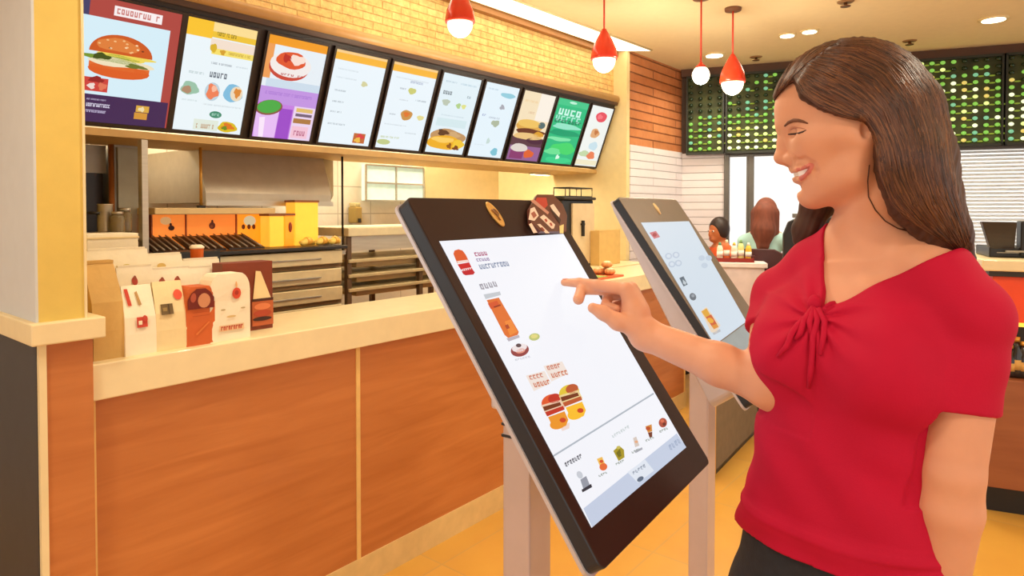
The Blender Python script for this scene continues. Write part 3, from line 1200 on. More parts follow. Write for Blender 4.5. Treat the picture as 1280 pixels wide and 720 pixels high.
# tall fridge and steel cabinet at the left
t0, t1 = kp(108, 240, 1.45).x, kp(142, 240, 1.45).x
T = KT('upright_fridge', ((t0 + t1) / 2 - .1, 1.75, 0), 'tall dark fridge at the far left of the kitchen behind the pillar', 'fridge')
t1 = kp(142, 240, 1.45).x
tc = kp(145, 240, 1.35).x - .012
t1 = min(t1, tc)
T.part('body', MB().bx(t0 - .3, t1, 1.47, 1.95, 0, 1.70), M_darksteel)
do = T.part('door', MB().bx(t0 - .28, t1 - .015, 1.44, 1.468, .1, 1.6), mat('fridge_door', (38, 26, 20), rough=.35))
T.part('handle', MB().cyl((t1 - .05, 1.425, .8), (t1 - .05, 1.425, 1.2), .008).cyl((t1 - .05, 1.425, .82), (t1 - .05, 1.445, .82), .006).cyl((t1 - .05, 1.425, 1.18), (t1 - .05, 1.445, 1.18), .006), M_steel, parent=do)
T.part('top_panel', MB().bx(t0 - .3, t1, 1.43, 1.47, 1.6, 1.73), M_steel2)
t2 = kp(175, 240, 1.35).x
t1 = kp(145, 240, 1.35).x
T = KT('steel_cabinet', ((t1 + t2) / 2, 1.6, 0), 'tall grey steel cabinet between the dark fridge and the tiled wall', 'cabinet')
T.part('body', MB().bx(t1, t2, 1.37, 1.9, 0, 1.735), M_steel2)
do = T.part('door', MB().bx(t1 + .01, t2 - .01, 1.35, 1.369, .08, 1.72), mat('steel_door', (150, 142, 120), rough=.45, metal=.4))
T.part('handle', MB().cyl((t2 - .04, 1.34, .7), (t2 - .04, 1.34, .95), .008).cyl((t2 - .04, 1.34, .72), (t2 - .04, 1.352, .72), .006).cyl((t2 - .04, 1.34, .93), (t2 - .04, 1.352, .93), .006), M_steel2, parent=do)
p = kp(139.5, 230, 1.37)
T = KT('copper_pole', (p.x, 1.37, 0), 'thin copper coloured pole standing before the dark fridge', 'pole')
T.part('pole', MB().cyl((p.x, 1.37, 0), (p.x, 1.37, 1.75), .012), mat('copper', (186, 116, 58), rough=.35, metal=.6))
T.part('foot', MB().cyl((p.x, 1.37, 0), (p.x, 1.37, .02), .035), M_darksteel)
p = kp(179, 240, .95)
T = KT('steel_upright', (p.x, .95, 0), 'bright square steel upright at the left end of the heated shelf', 'post')
T.part('post', MB().bx(p.x - .012, p.x + .012, .93, .97, .02, 1.722), M_steel)
T.part('foot', MB().bx(p.x - .02, p.x + .02, .92, .98, 0, .02), M_darksteel)
# left shelf carrying the pot
zsh = kp(130, 292, 1.05).z
ta, tb = kp(104, 290, 1.05).x, kp(172, 290, 1.05).x
T = KT('steel_side_table', ((ta + tb) / 2, 1.15, 0), 'small steel side table under the pots at the left of the kitchen', 'table')
T.part('table_top', MB().bx(ta, tb, 1.0, 1.33, zsh - .03, zsh, bevel=.004), M_steel)
for a in (ta + .03, tb - .03):
    for b in (1.03, 1.30):
        T.part('leg', MB().cyl((a, b, 0), (a, b, zsh - .03), .014), M_steel2)
a, b = kp(121.5, 262, 1.16), kp(141, 290, 1.16)
rr = (b.x - a.x) / 2
T = KT('stock_pot', ((a.x + b.x) / 2, 1.16, zsh), 'round steel stock pot on the side table before the dark fridge', 'pot')
h = a.z - zsh + .02
T.part('body', MB().lathe([(rr * .9, zsh), (rr, zsh + .01), (rr, zsh + h), (rr * 1.05, zsh + h + .004), (rr * .93, zsh + h + .004), (rr * .92, zsh + .02), (0, zsh + .015)], (T.c.x, T.c.y, 0)), M_steel)
T.part('handle', MB().tube([(T.c.x - rr - .0, T.c.y - .03, zsh + h * .7), (T.c.x - rr - .03, T.c.y - .02, zsh + h * .72), (T.c.x - rr - .03, T.c.y + .02, zsh + h * .72), (T.c.x - rr, T.c.y + .03, zsh + h * .7)], .006), M_darksteel)
for i, (xp, hh, lab) in enumerate([(147, .085, 'left one of two glass jars beside the stock pot'), (156, .1, 'right one of two glass jars beside the stock pot, nearer the steel upright')]):
    q = kp(xp, 290, 1.10 + .05 * i)
    T = KT('glass_jar', (q.x, q.y, zsh), lab, 'jar', 'jars beside the stock pot')
    T.part('body', MB().lathe([(0, zsh), (.026, zsh), (.028, zsh + .01), (.028, zsh + hh * .8), (.02, zsh + hh * .92), (0, zsh + hh * .92)], (q.x, q.y, 0)), mat('jar_glass', (170, 150, 110), rough=.1, trans=.5))
    T.part('lid', MB().lathe([(0, zsh + hh * .92), (.023, zsh + hh * .92), (.023, zsh + hh * 1.08), (0, zsh + hh * 1.08)], (q.x, q.y, 0)), M_steel)
# exhaust hood
a, b = kp(257, 186, 1.25), kp(430, 255, 1.25)
x0, x1 = kp(257, 225, 1.25).x, kp(438, 225, 1.25).x
z0, z1 = kp(340, 254, 1.25).z, 1.74
T = KT('exhaust_hood', ((x0 + x1) / 2, 1.6, z0), 'large sloping steel exhaust hood over the heated shelf', 'hood')
mb = MB()
xm = x1 - .10
prof = [(1.25, z0), (1.25, z0 + .05), (1.33, z1), (1.95, z1), (1.95, z0)]
mb.prism([(x0, y, z) for y, z in prof], (x1 - .14 - x0, 0, 0))
T.part('canopy', mb, mat('hood_steel', (188, 176, 156), rough=.42, metal=.45, noise=.05))
mb = MB()
xr = x1 - .14
mb.prism([(xr, 1.25, z0 + .02), (xr + .14, 1.42, z0 + .05), (xr + .14, 1.42, z1), (xr, 1.33, z1)], (0, .4, 0))
T.part('end_panel', mb, mat('hood_end', (146, 126, 98), rough=.5, metal=.3))
T.part('lip', MB().bx(x0 - .005, xr + .005, 1.235, 1.252, z0 - .015, z0 + .012), M_steel)
p = kp(251, 225, 1.2)
T = KT('brass_pole', (p.x, 1.2, kp(251, 262, 1.2).z), 'thin brass pole at the left edge of the exhaust hood', 'pole')
T.part('pole', MB().cyl((p.x, 1.2, T.c.z), (p.x, 1.2, 1.748), .007), mat('brass', (206, 150, 60), rough=.35, metal=.5))
T.part('bracket', MB().box((p.x, 1.2, T.c.z + .01), (.03, .03, .02)), M_darksteel)
p = kp(428, 240, 1.12)
zb_ = kp(428, 318, 1.12).z
T = KT('steel_hanger_rod', (p.x, 1.12, zb_), 'thin dark rod at the right end of the heated shelf', 'rod')
T.part('rod', MB().cyl((p.x, 1.12, zb_), (p.x, 1.12, 1.748), .006), M_darksteel)
T.part('clip', MB().box((p.x, 1.12, zb_ + .012), (.024, .024, .024)), M_steel2)

# heated holding shelf: table with layers, deck, backboards
os_ = .98
zdeck = kp(300, 313, os_).z
ta, tb = kp(184, 312, os_).x, kp(432, 312, os_).x
T = KT('holding_cabinet', ((ta + tb) / 2, 1.2, 0), 'layered steel holding cabinet under the glowing orange shelf', 'cabinet')
T.part('deck', MB().bx(ta, tb, os_ - .02, os_ + .36, zdeck - .018, zdeck, bevel=.003), mat('black_deck', (34, 26, 20), rough=.4))
zs = zdeck - .02
n = 5
hgt = (zs - .72) / n
for i in range(n):
    zt_ = zs - hgt * i
    dr = T.part('drawer', MB().bx(ta + .16, tb - .02, os_ + .0 + .008 * (i % 2), os_ + .33, zt_ - hgt * .78, zt_ - .004, bevel=.004), mat('cream_steel', (222, 204, 160), rough=.35, metal=.3))
    T.part('pull', MB().bx(ta + .3, tb - .16, os_ - .008, os_ + .012, zt_ - hgt * .5, zt_ - hgt * .42, bevel=.002), M_steel2, parent=dr)
    T.part('drawer_gap', MB().bx(ta + .15, tb - .015, os_ + .02, os_ + .33, zt_ - hgt, zt_ - hgt * .78), mat('gap_brown', (120, 90, 52), rough=.6))
T.part('base', MB().bx(ta + .02, tb - .02, os_ + .03, os_ + .34, .1, .72), M_steel2)
for a in (ta + .06, tb - .06):
    for b in (os_ + .06, os_ + .3):
        T.part('foot', MB().cyl((a, b, 0), (a, b, .1), .02), M_darksteel)
# dark racks on the deck
for i, (xa, xb, lab) in enumerate([(190, 232, 'left one of three dark slanted wire racks on the black deck'), (236, 280, 'middle one of three dark slanted wire racks on the black deck'), (284, 328, 'right one of three dark slanted wire racks, beside the bright glowing boxes')]):
    a, b = kp(xa, 305, os_ + .05).x, kp(xb, 305, os_ + .05).x
    T = KT('slanted_rack', ((a + b) / 2, os_ + .12, zdeck), lab, 'rack', 'dark racks on the heated shelf')
    T.part('tray', MB().prism([(a, os_ + .03, zdeck + .002), (b, os_ + .03, zdeck + .002), (b, os_ + .22, zdeck + .06), (a, os_ + .22, zdeck + .06)], (0, 0, .008)), mat('rack_black', (30, 22, 18), rough=.35))
    rods = MB()
    for q in range(5):
        x = a + (b - a) * (q + .5) / 5
        rods.cyl((x, os_ + .03, zdeck + .016), (x, os_ + .22, zdeck + .074), .0035, None, None, 6)
    T.part('wire', rods, M_steel2)
# boards and boxes: heat-lamp glow put into the material as emission
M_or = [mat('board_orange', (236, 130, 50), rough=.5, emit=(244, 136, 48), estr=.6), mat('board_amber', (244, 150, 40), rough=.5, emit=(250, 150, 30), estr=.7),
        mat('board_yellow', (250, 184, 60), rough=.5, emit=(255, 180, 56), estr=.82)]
zb2 = kp(260, 268, os_ + .3).z
zb3 = kp(260, 258.5, os_ + .3).z
T = KT('shelf_canopy', ((ta + tb) / 2, os_ + .3, zb2), 'pale steel canopy bar above the orange picture panels', 'canopy')
T.part('bar', MB().bx(kp(184, 262, os_ + .26).x, kp(334, 262, os_ + .26).x, os_ + .18, os_ + .38, zb2 + .002, zb3 - .006, bevel=.003), mat('pale_bar', (232, 200, 140), rough=.4))
T.part('end_post', MB().bx(kp(184, 262, os_ + .26).x, kp(184, 262, os_ + .26).x + .014, os_ + .3, os_ + .33, zdeck, zb2 + .002), M_darksteel)
oB = os_ + .27
for (xa, xb, m, lab, art) in [(189, 231, M_or[0], 'leftmost orange picture panel on the heated shelf, with one dark mark', 0), (232, 294, M_or[0], 'wide orange picture panel with a dark pot mark on the heated shelf', 1),
                              (295, 331, M_or[1], 'orange picture panel with a white dome mark on the heated shelf', 2)]:
    a, b = kp(xa, 285, oB).x, kp(xb, 285, oB).x
    T = KT('picture_panel', ((a + b) / 2, oB, zdeck), lab, 'panel', 'orange panels on the heated shelf')
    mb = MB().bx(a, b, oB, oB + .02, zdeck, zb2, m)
    n_ = KM.to_3x3() @ Vector((0, -1, 0))
    AA = Art(KM @ Vector((0, oB, 0)), n_, lambda c: glow(c, .7), .001, mb, KI)
    if art == 0:
        AA.ell(214, 285, 4, 3.2, (60, 24, 12), 2)
        AA.ell(213, 281, 1.6, 2.4, (70, 26, 14), 3)
        AA.ell(207, 276, 7, 5, (240, 176, 110), 1)
    elif art == 1:
        AA.ell(265, 282, 4, 4.4, (110, 44, 20), 2)
        AA.ell(265, 277, 1.4, 2.4, (90, 36, 16), 3)
        AA.ell(264, 283, 1.8, 1.8, (150, 70, 30), 4)
    else:
        AA.ell(312, 276, 7.5, 6.5, (250, 220, 170), 1)
        for xx in (304, 311, 317):
            AA.ell(xx, 283.5, 2.2, 3.2, (120, 50, 20), 2)
    T.part('panel', mb)
    T.part('edge', MB().bx(a - .002, a + .004, oB - .006, oB + .02, zdeck, zb2), mat('panel_edge', (170, 84, 30), rough=.5))
oC = os_ + .14
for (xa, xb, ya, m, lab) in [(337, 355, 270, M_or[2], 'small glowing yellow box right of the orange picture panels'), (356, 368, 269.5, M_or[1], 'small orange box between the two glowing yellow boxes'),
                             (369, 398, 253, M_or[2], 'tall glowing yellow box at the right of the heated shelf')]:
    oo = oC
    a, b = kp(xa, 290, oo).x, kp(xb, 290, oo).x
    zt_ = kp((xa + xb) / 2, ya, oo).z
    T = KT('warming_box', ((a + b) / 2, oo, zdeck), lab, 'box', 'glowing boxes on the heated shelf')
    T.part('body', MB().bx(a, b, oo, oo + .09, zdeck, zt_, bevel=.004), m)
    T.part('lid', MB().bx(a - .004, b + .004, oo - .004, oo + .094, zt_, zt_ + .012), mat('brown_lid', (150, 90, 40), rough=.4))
    if xa == 356:
        f = MB()
        f.ball((a * .45 + b * .55, oo - .002, (zdeck + zt_) / 2 + .02), (.011, .004, .028), mat('dark_mark', (150, 60, 20), rough=.5), 10)
        T.part('mark', f)
# bread rolls / wrapped food at the right of the shelf
for i, (xp, yp, L, lab) in enumerate([(386, 297, .10, 'yellow wrapped roll nearest the tall glowing box'), (405, 299, .10, 'middle yellow wrapped roll at the end of the heated shelf'), (420, 301, .08, 'yellow wrapped roll at the very right end of the heated shelf')]):
    q = kp(xp, yp, os_ + .06)
    T = KT('wrapped_roll', (q.x, os_ + .07, zdeck), lab, 'roll', 'wrapped rolls on the heated shelf')
    pts_ = [Vector((q.x - L * .6, os_ + .05, zdeck + .022)), Vector((q.x - L * .4, os_ + .06, zdeck + .018)), Vector((q.x, os_ + .07, zdeck + .03)), Vector((q.x + L * .4, os_ + .08, zdeck + .018)), Vector((q.x + L * .62, os_ + .09, zdeck + .02))]
    T.part('wrap', MB().tube(pts_, [.008, .016, .021, .016, .005]), mat('yellow_wrap', (252, 212, 100), rough=.5))
    T.part('band', MB().tube([pts_[1] * .4 + pts_[2] * .6, pts_[2] * .6 + pts_[3] * .4], [.021, .0213]), mat('amber_band', (240, 170, 60), rough=.5))
# black register box and orange cup in front of the shelf
q0, q1 = kp(222, 320, .78).x, kp(276, 320, .78).x
zq = kp(250, 314, .78).z
T = KT('black_scanner', ((q0 + q1) / 2, .82, 0), 'low black box unit standing before the heated shelf', 'unit')
T.part('body', MB().bx(q0, q1, .78, .9, zq - .14, zq, bevel=.005), M_black)
T.part('slot', MB().bx(q0 + .02, q1 - .02, .774, .781, zq - .04, zq - .03), M_steel2)
T.part('stand', MB().bx(q0 + .03, q1 - .03, .80, .88, 0, zq - .14), M_darksteel)
# prep table at the right
xa, xb = kp(432, 320, 1.15).x, kp(600, 320, 1.15).x
T = KT('prep_table', ((xa + xb) / 2, 1.3, 0), 'long cream steel prep table with shelves, left of the near kiosk', 'table')
zt_ = kp(470, 284, 1.15).z
T.part('table_top', MB().bx(xa, xb, 1.12, 1.7, zt_ - .05, zt_, bevel=.005), mat('cream_top', (226, 212, 172), rough=.35))
T.part('front_panel', MB().bx(xa, xb, 1.15, 1.18, kp(470, 312, 1.15).z, zt_ - .05), M_steel)
for yy in (322, 340, 357):
    z = kp(470, yy, 1.15).z
    T.part('shelf', MB().bx(xa + .01, xb - .01, 1.13, 1.6, z - .02, z, bevel=.003), mat('shelf_steel', (206, 186, 140), rough=.4, metal=.3))
    T.part('stacked_pans', MB().bx(xa + .1, xb - .25, 1.18, 1.5, z - .055, z - .02, bevel=.006), mat('pan_tan', (196, 170, 120), rough=.45, metal=.2))
for a in (xa + .02, (xa + xb) / 2, xb - .02):
    T.part('leg', MB().bx(a - .015, a + .015, 1.14, 1.17, 0, zt_ - .05), mat('leg_brown', (96, 70, 44), rough=.5))
    T.part('leg', MB().bx(a - .015, a + .015, 1.62, 1.65, 0, zt_ - .05), mat('leg_brown', (96, 70, 44), rough=.5))
# pass window and dispenser on the back wall
a, b = kp(456, 230, 1.96), kp(528, 230, 1.96)
za, zb_ = kp(490, 251, 1.96).z, kp(490, 208, 1.96).z
w = MB()
w.bx(a.x, b.x, 1.95, 2.0, za, zb_, mat('pass_glass', (196, 222, 214), rough=.15, emit=(196, 226, 216), estr=.35))
for i in range(3):
    xx = a.x + (b.x - a.x) * i / 2
    w.bx(xx - .006, xx + .006, 1.94, 1.952, za, zb_, M_steel)
for zz in (za, (za + zb_) / 2, zb_):
    w.bx(a.x, b.x, 1.94, 1.952, zz - .006, zz + .006, M_steel)
struct('window_5', w, None, KM)
q = kp(449, 267, 1.9)
T = KT('soap_dispenser', (q.x, 1.98, q.z - .06), 'olive dispenser bottle on the tiled wall left of the near kiosk', 'dispenser')
T.part('body', MB().bx(q.x - .03, q.x + .03, 1.9, 1.995, q.z - .07, q.z + .05, bevel=.01), mat('olive_plastic', (150, 122, 60), rough=.4))
T.part('cap', MB().bx(q.x - .024, q.x + .024, 1.91, 1.99, q.z + .05, q.z + .08, bevel=.008), mat('olive_cap', (176, 160, 110), rough=.4))
T.part('spout', MB().box((q.x, 1.9, q.z - .05), (.02, .02, .03)), M_darksteel)

# back counter with brewer and carton at the right end
zb1 = kp(725, 333, .62).z
q0, q1 = kp(690, 333, .62).x, 2.675
T = KT('back_counter', ((q0 + q1) / 2, .9, 0), 'narrow back counter under the tall brewer by the yellow wall', 'counter')
T.part('worktop', MB().bx(q0 - .15, q1, .42, 1.05, zb1 - .04, zb1, bevel=.003), M_cream)
T.part('body', MB().bx(q0 - .13, q1 - .01, .44, 1.03, .08, zb1 - .04), M_wood)
T.part('plinth', MB().bx(q0 - .11, q1 - .01, .48, 1.0, 0, .08), M_black)
q0, qm, q1 = kp(704, 300, .62).x, kp(715, 300, .62).x, kp(743, 300, .62).x
zt_ = kp(724, 250, .62).z
T = KT('drink_brewer', ((q0 + q1) / 2, .75, zb1), 'tall black brewer with a beige front and black tap handle', 'brewer')
T.part('body', MB().bx(q0, q1, .63, .85, zb1, zt_, bevel=.008), M_black)
T.part('front', MB().bx(qm, q1 - .014, .612, .63, zb1 + .015, zt_ - .025, bevel=.004), mat('beige_front', (206, 182, 144), rough=.4))
hq = kp(729, 285, .6)
T.part('handle', MB().bx(hq.x - .009, hq.x + .009, .590, .612, hq.z - .06, hq.z + .055, bevel=.003).bx(hq.x - .018, hq.x + .018, .594, .612, hq.z + .02, hq.z + .034), M_black)
T.part('top_cap', MB().bx(q0 - .01, q1 + .004, .605, .86, zt_, zt_ + .022, bevel=.008), M_darksteel)
ra, rb = kp(712, 240, .66).x, kp(740, 240, .66).x
zr = kp(726, 235, .66).z
T2 = KT('wire_rack', ((ra + rb) / 2, .72, zt_ + .022), 'small black wire rack on top of the tall brewer', 'rack')
mb = MB()
z0_ = zt_ + .0265
for y in (.66, .80):
    mb.tube([(ra, y, z0_), (ra, y, zr), (rb, y, zr), (rb, y, z0_), (ra, y, z0_)], .0045, None, 6)
    mb.cyl(((ra + rb) / 2, y, z0_), ((ra + rb) / 2, y, zr), .0035, None, None, 6)
for x in (ra, rb):
    for z in (z0_, zr):
        mb.cyl((x, .66, z), (x, .80, z), .0045, None, None, 6)
T2.part('frame', mb, M_black)
q0, q1 = kp(745, 300, .56).x, kp(771, 300, .56).x
zt_ = kp(758, 288, .56).z
T = KT('tan_carton', ((q0 + q1) / 2, .6, zb1), 'plain tan carton beside the tall brewer', 'carton')
T.part('box', MB().bx(q0, q1, .53, .61, zb1, zt_, bevel=.003), mat('tan_card', (206, 168, 100), rough=.7))
T.part('flap', MB().bx(q0, q1, .528, .57, zt_, zt_ + .006), mat('tan_flap', (222, 184, 116), rough=.7))
# pastry tray on the counter
q = kz(772, 349, CT)
q.y = min(max(q.y, .1), .25)
T = KT('food_tray', (q.x, q.y, CT), 'red edged food tray at the far end of the counter, behind the pointing hand', 'tray')
T.part('tray', MB().bx(q.x - .17, q.x + .17, q.y - .09, q.y + .09, CT, CT + .012, bevel=.004), mat('tray_red', (214, 96, 50), rough=.4))
T.part('liner', MB().bx(q.x - .15, q.x + .0, q.y - .075, q.y + .075, CT + .012, CT + .015), mat('liner_green', (150, 176, 90), rough=.6))
for i, (dx, dy, dz, lab) in enumerate([(.10, -.03, 0, 'front pastry on the red edged tray behind the pointing hand'), (.15, .02, 0, 'right pastry on the red edged tray, nearest the far kiosk'), (.08, .04, 0, 'rear pastry on the red edged tray'), (.115, .0, .04, 'topmost pastry of the little pile on the red edged tray')]):
    c = Vector((q.x + dx, q.y + dy, CT + .032 + dz))
    T = KT('pastry', (c.x, c.y, c.z - .02), lab, 'pastry', 'pastries on the red tray')
    T.part('bun', MB().ball(c, (.042, .034, .021), None, 14), mat('pastry_gold', (222, 150, 90), rough=.6, noise=.35, scale=40))
    T.part('glaze', MB().ball(c + Vector((0, 0, .012)), (.03, .024, .012), None, 12), mat('pastry_cream', (250, 214, 170), rough=.4, noise=.3, scale=60))

# ------------------------------------------------------------------ bags and cartons on the counter
M_kraft = mat('kraft_paper', (206, 166, 96), rough=.75, noise=.06, bump=.15, bscale=25)
M_paper = mat('white_paper', (246, 234, 206), rough=.7, noise=.03, bump=.12, bscale=25)
M_creamp = mat('cream_paper', (238, 216, 164), rough=.7, noise=.04, bump=.12, bscale=25)


class Bag:
    """folded paper bag: rectangular foot, pinched top; printing follows its front"""
    def __init__(s, name, x0, x1, ytop, ybot, label, cat, m, group, o=None, depth=.085, style='pinch', front=None):
        p0, p1 = kz(x0, ybot, CT), kz(x1, ybot, CT)
        s.o = o if o is not None else min(max((p0.y + p1.y) / 2, .0), .24)
        a, b = kp(x0, ybot, s.o), kp(x1, ybot, s.o)
        s.zt = kp((x0 + x1) / 2, ytop, s.o + depth * (.45 if style == 'pinch' else 0)).z
        s.w, s.h, s.d = b.x - a.x, s.zt - CT, depth
        s.c = Vector(((a.x + b.x) / 2, s.o, CT))
        s.style = style
        s.r = empty(name, KM @ Matrix.Translation(s.c), label, cat, group)
        s.mb = MB()
        rings = []
        if style == 'pinch':
            steps = [0, .03, .3, .55, .7, .82, .92, 1.0]
        else:
            steps = [0, .02, .3, .6, .75, .84, .91, .96, 1.0]
        for t in steps:
            y0, y1, hw = s.sec(t)
            z = t * s.h
            g = .35 * (1 - (y1 - y0) / s.d) if style == 'pinch' else 0
            gx = hw - min(.03, s.w * .18) * g * 2
            rings.append([Vector((-hw, y0, z)), Vector((0, y0 - .002 * sin(t * 9), z)), Vector((hw, y0, z)), Vector((gx, (y0 + y1) / 2, z)), Vector((hw, y1, z)), Vector((0, y1, z)), Vector((-hw, y1, z)), Vector((-gx, (y0 + y1) / 2, z))])
        s.mb.loft(rings, m, True, False)

    def sec(s, t):
        hw = s.w / 2
        if s.style == 'pinch':
            k = 0 if t < .5 else (t - .5) / .5
            y0, y1 = s.d * .46 * k, s.d * (1 - .46 * k)
            hw *= 1 - .05 * k
        elif s.style == 'arch':          # straight sides, rounded shoulders
            y0, y1 = 0, s.d
            if t > .75:
                hw *= sqrt(max(.0, 1 - ((t - .75) / .26) ** 2)) * .55 + .45
        elif s.style == 'lean':          # slanting shoulder
            k = max(0, (t - .5) / .5)
            y0, y1 = s.d * .75 * k ** 1.3, s.d
            hw *= 1
        else:
            y0, y1 = 0, s.d
        return y0, y1, hw

    def art(s, u, t, col, pts=None, rx=.1, rz=.1, layer=1, rot=0):
        """print at width fraction u (-.5..+.5) and height fraction t; ellipse or an outline"""
        P = []
        if pts is None:
            pts = [(rx * cos(2 * pi * k / 16), rz * sin(2 * pi * k / 16)) for k in range(16)]
        for a, b in pts:
            a, b = a * cos(rot) - b * sin(rot), a * sin(rot) + b * cos(rot)
            tt = min(max(t + b, 0), 1)
            y0, _, hw = s.sec(tt)
            P.append(Vector(((u + a) * hw * 2, y0 - .0034 - .0008 * layer, tt * s.h)))
        s.mb.poly(P, ink(col))

    def rect(s, u0, u1, t0, t1, col, layer=1):
        s.art(0, 0, col, [(u0, t0), (u1, t0), (u1, t1), (u0, t1)], layer=layer)

    def done(s, name='paper'):
        return s.mb.build(name, None, s.r)


G = 'paper bags and cartons on the counter'
# rear row first
for (x0, x1, yt, yb, o, lab, dots) in [(110, 192, 312, 402, .235, 'tall white paper bag in the rear row, nearest the pillar', ((-.1, .74, (140, 60, 40), .06), (.12, .8, (214, 190, 90), .09))),
                                       (186, 234, 318, 400, .25, 'white paper bag in the rear row, second from the pillar', ((-.1, .86, (216, 180, 100), .12),)),
                                       (232, 281, 324, 398, .25, 'white paper bag in the rear row, half hidden by the round topped bag', ((.0, .8, (140, 130, 100), .05),))]:
    b = Bag('paper_bag', x0, x1, yt, yb, lab, 'bag', M_paper, G, o, .07)
    for u, t, c, rr in dots:
        b.art(u, t, c, rx=rr, rz=rr * b.w / b.h * .7, layer=1)
    b.done()
    f = MB().bx(-b.w * .44, b.w * .44, b.d * .44, b.d * .56, b.h, b.h + .006)
    f.build('folded_top', M_paper, b.r)
# middle row with red dots
for (x0, x1, yt, yb, lab, us) in [(150, 198, 333, 420, 'white paper bag in the middle row with a small red dot, nearest the kraft bag', (-.05,)),
                                  (194, 246, 335, 418, 'white paper bag in the middle row with two small red marks', (-.28, .1, .42)),
                                  (240, 272, 334, 414, 'white paper bag in the middle row with dark red seal, behind the orange carton', (.1,))]:
    b = Bag('paper_bag', x0, x1, yt, yb, lab, 'bag', M_paper, G, .15, .07)
    for i, u in enumerate(us):
        if u < .4:
            b.art(u, .82, (176, 58, 40), rx=.08, rz=.055)
            b.art(u + .01, .86, (150, 70, 40), rx=.04, rz=.03, layer=2)
    b.done()
    MB().bx(-b.w * .44, b.w * .44, b.d * .44, b.d * .56, b.h, b.h + .006).build('folded_top', M_paper, b.r)
# orange cup peeking over the bags
q = kp(249, 318, .33)
T = KT('orange_cup', (q.x, .347, CT), 'small orange cup peeking over the rear bags', 'cup')
T.part('cup', MB().lathe([(0, CT), (.016, CT), (.022, q.z + .02), (.024, q.z + .022), (0, q.z + .02)], (q.x, .347, 0)), mat('cup_orange', (236, 110, 40), rough=.4))
T.part('lid', MB().lathe([(.024, q.z + .02), (.025, q.z + .026), (.016, q.z + .034), (0, q.z + .034)], (q.x, .347, 0)), mat('cup_white', (250, 230, 200), rough=.4))
# front row
b = Bag('paper_bag', 117, 156, 331, 449, 'plain brown kraft paper bag at the pillar end, front of the row', 'bag', M_kraft, G, None, .10, 'lean')
b.done()
MB().bx(-b.w * .5, b.w * .5, b.d * .72, b.d * 1.0, b.h, b.h + .008).build('folded_top', M_kraft, b.r)
b = Bag('paper_bag', 157, 196, 356, 446, 'white paper bag with red striped flap and red print beside the kraft bag', 'bag', M_paper, G, None, .075, 'pinch')
b.rect(-.14, .20, .40, .55, (206, 70, 50))
b.rect(-.10, .02, .44, .50, (250, 230, 200), 2)
b.art(.12, .52, (190, 60, 40), rx=.08, rz=.05, layer=2)
b.art(-.34, .84, (196, 60, 36), [(-.10, .12), (.02, .12), (.10, -.12), (-.02, -.12)])
b.art(-.02, .80, (180, 140, 80), [(-.08, .1), (0, .12), (.10, -.08), (0, -.08)])
b.done()
b = Bag('paper_bag', 196, 234, 351, 440, 'cream paper bag with a dark brown label and a red dot', 'bag', M_creamp, G, None, .075, 'pinch')
b.rect(-.34, .06, .53, .68, (104, 82, 44))
b.rect(-.10, -.06, .53, .68, (70, 52, 26), 2)
b.rect(-.28, -.14, .58, .63, (150, 124, 70), 2)
b.art(.29, .80, (222, 84, 56), rx=.15, rz=.075)
b.done()
b = Bag('gift_carton', 233, 269, 358, 434, 'orange carton with a maroon rounded top and a pale round picture', 'carton', mat('orange_card', (206, 98, 40), rough=.55), G, None, .07, 'arch')
b.rect(-.46, .46, .625, .8, (110, 30, 18))
b.art(.0, .80, (110, 30, 18), [(-.46, 0), (.46, 0), (.36, .1), (.2, .165), (-.2, .165), (-.36, .1)])
b.art(.1, .76, (206, 140, 100), rx=.22, rz=.125, layer=2)
b.art(-.28, .82, (176, 80, 56), rx=.1, rz=.08, layer=2)
for t in (.50, .56):
    b.rect(-.30, .30, t, t + .008, (178, 74, 28), 1)
b.art(.05, .28, (222, 124, 60), [(-.25, -.08), (-.20, -.10), (.25, .10), (.20, .11)])
b.done('card')
b = Bag('gift_carton', 263, 313, 342, 429, 'white round topped carton with a red seal and a line of red lettering', 'carton', M_paper, G, None, .075, 'arch')
b.art(.14, .70, (214, 76, 48), rx=.11, rz=.085)
b.art(.14, .71, (170, 50, 34), rx=.05, rz=.035, layer=2)
b.art(.14, .83, (236, 180, 120), rx=.022, rz=.05)
for k in range(9):
    u = -.26 + k * .062
    b.rect(u, u + .022, .165, .225, (206, 96, 70), 2)
    b.rect(u, u + .05, .205, .225, (206, 96, 70), 2)
    if k % 2:
        b.rect(u + .03, u + .05, .165, .225, (206, 96, 70), 2)
b.rect(-.30, .32, .15, .24, (240, 206, 160), 1)
for u in (-.2, .3):
    b.art(u, .47, (190, 170, 120), rx=.06, rz=.012)
b.art(.0, .36, (220, 190, 130), rx=.12, rz=.016)
b.done('card')
b = Bag('gift_carton', 279, 341, 328, 420, 'maroon carton with food pictures, farthest from the pillar', 'carton', mat('maroon_card', (128, 54, 26), rough=.5), G, .10, .07, 'plain')
b.art(.22, .66, (240, 214, 160), [(-.14, -.20), (.24, -.22), (.02, .20), (-.08, .21)])
b.rect(.06, .5, .06, .43, (190, 96, 50), 1)
b.art(.27, .34, (226, 130, 80), rx=.17, rz=.05, layer=2)
b.art(.27, .24, (180, 70, 40), rx=.19, rz=.05, layer=3)
b.art(.26, .16, (60, 26, 14), rx=.2, rz=.03, layer=4)
b.rect(.06, .5, .42, .46, (70, 30, 16), 2)
b.done('card')
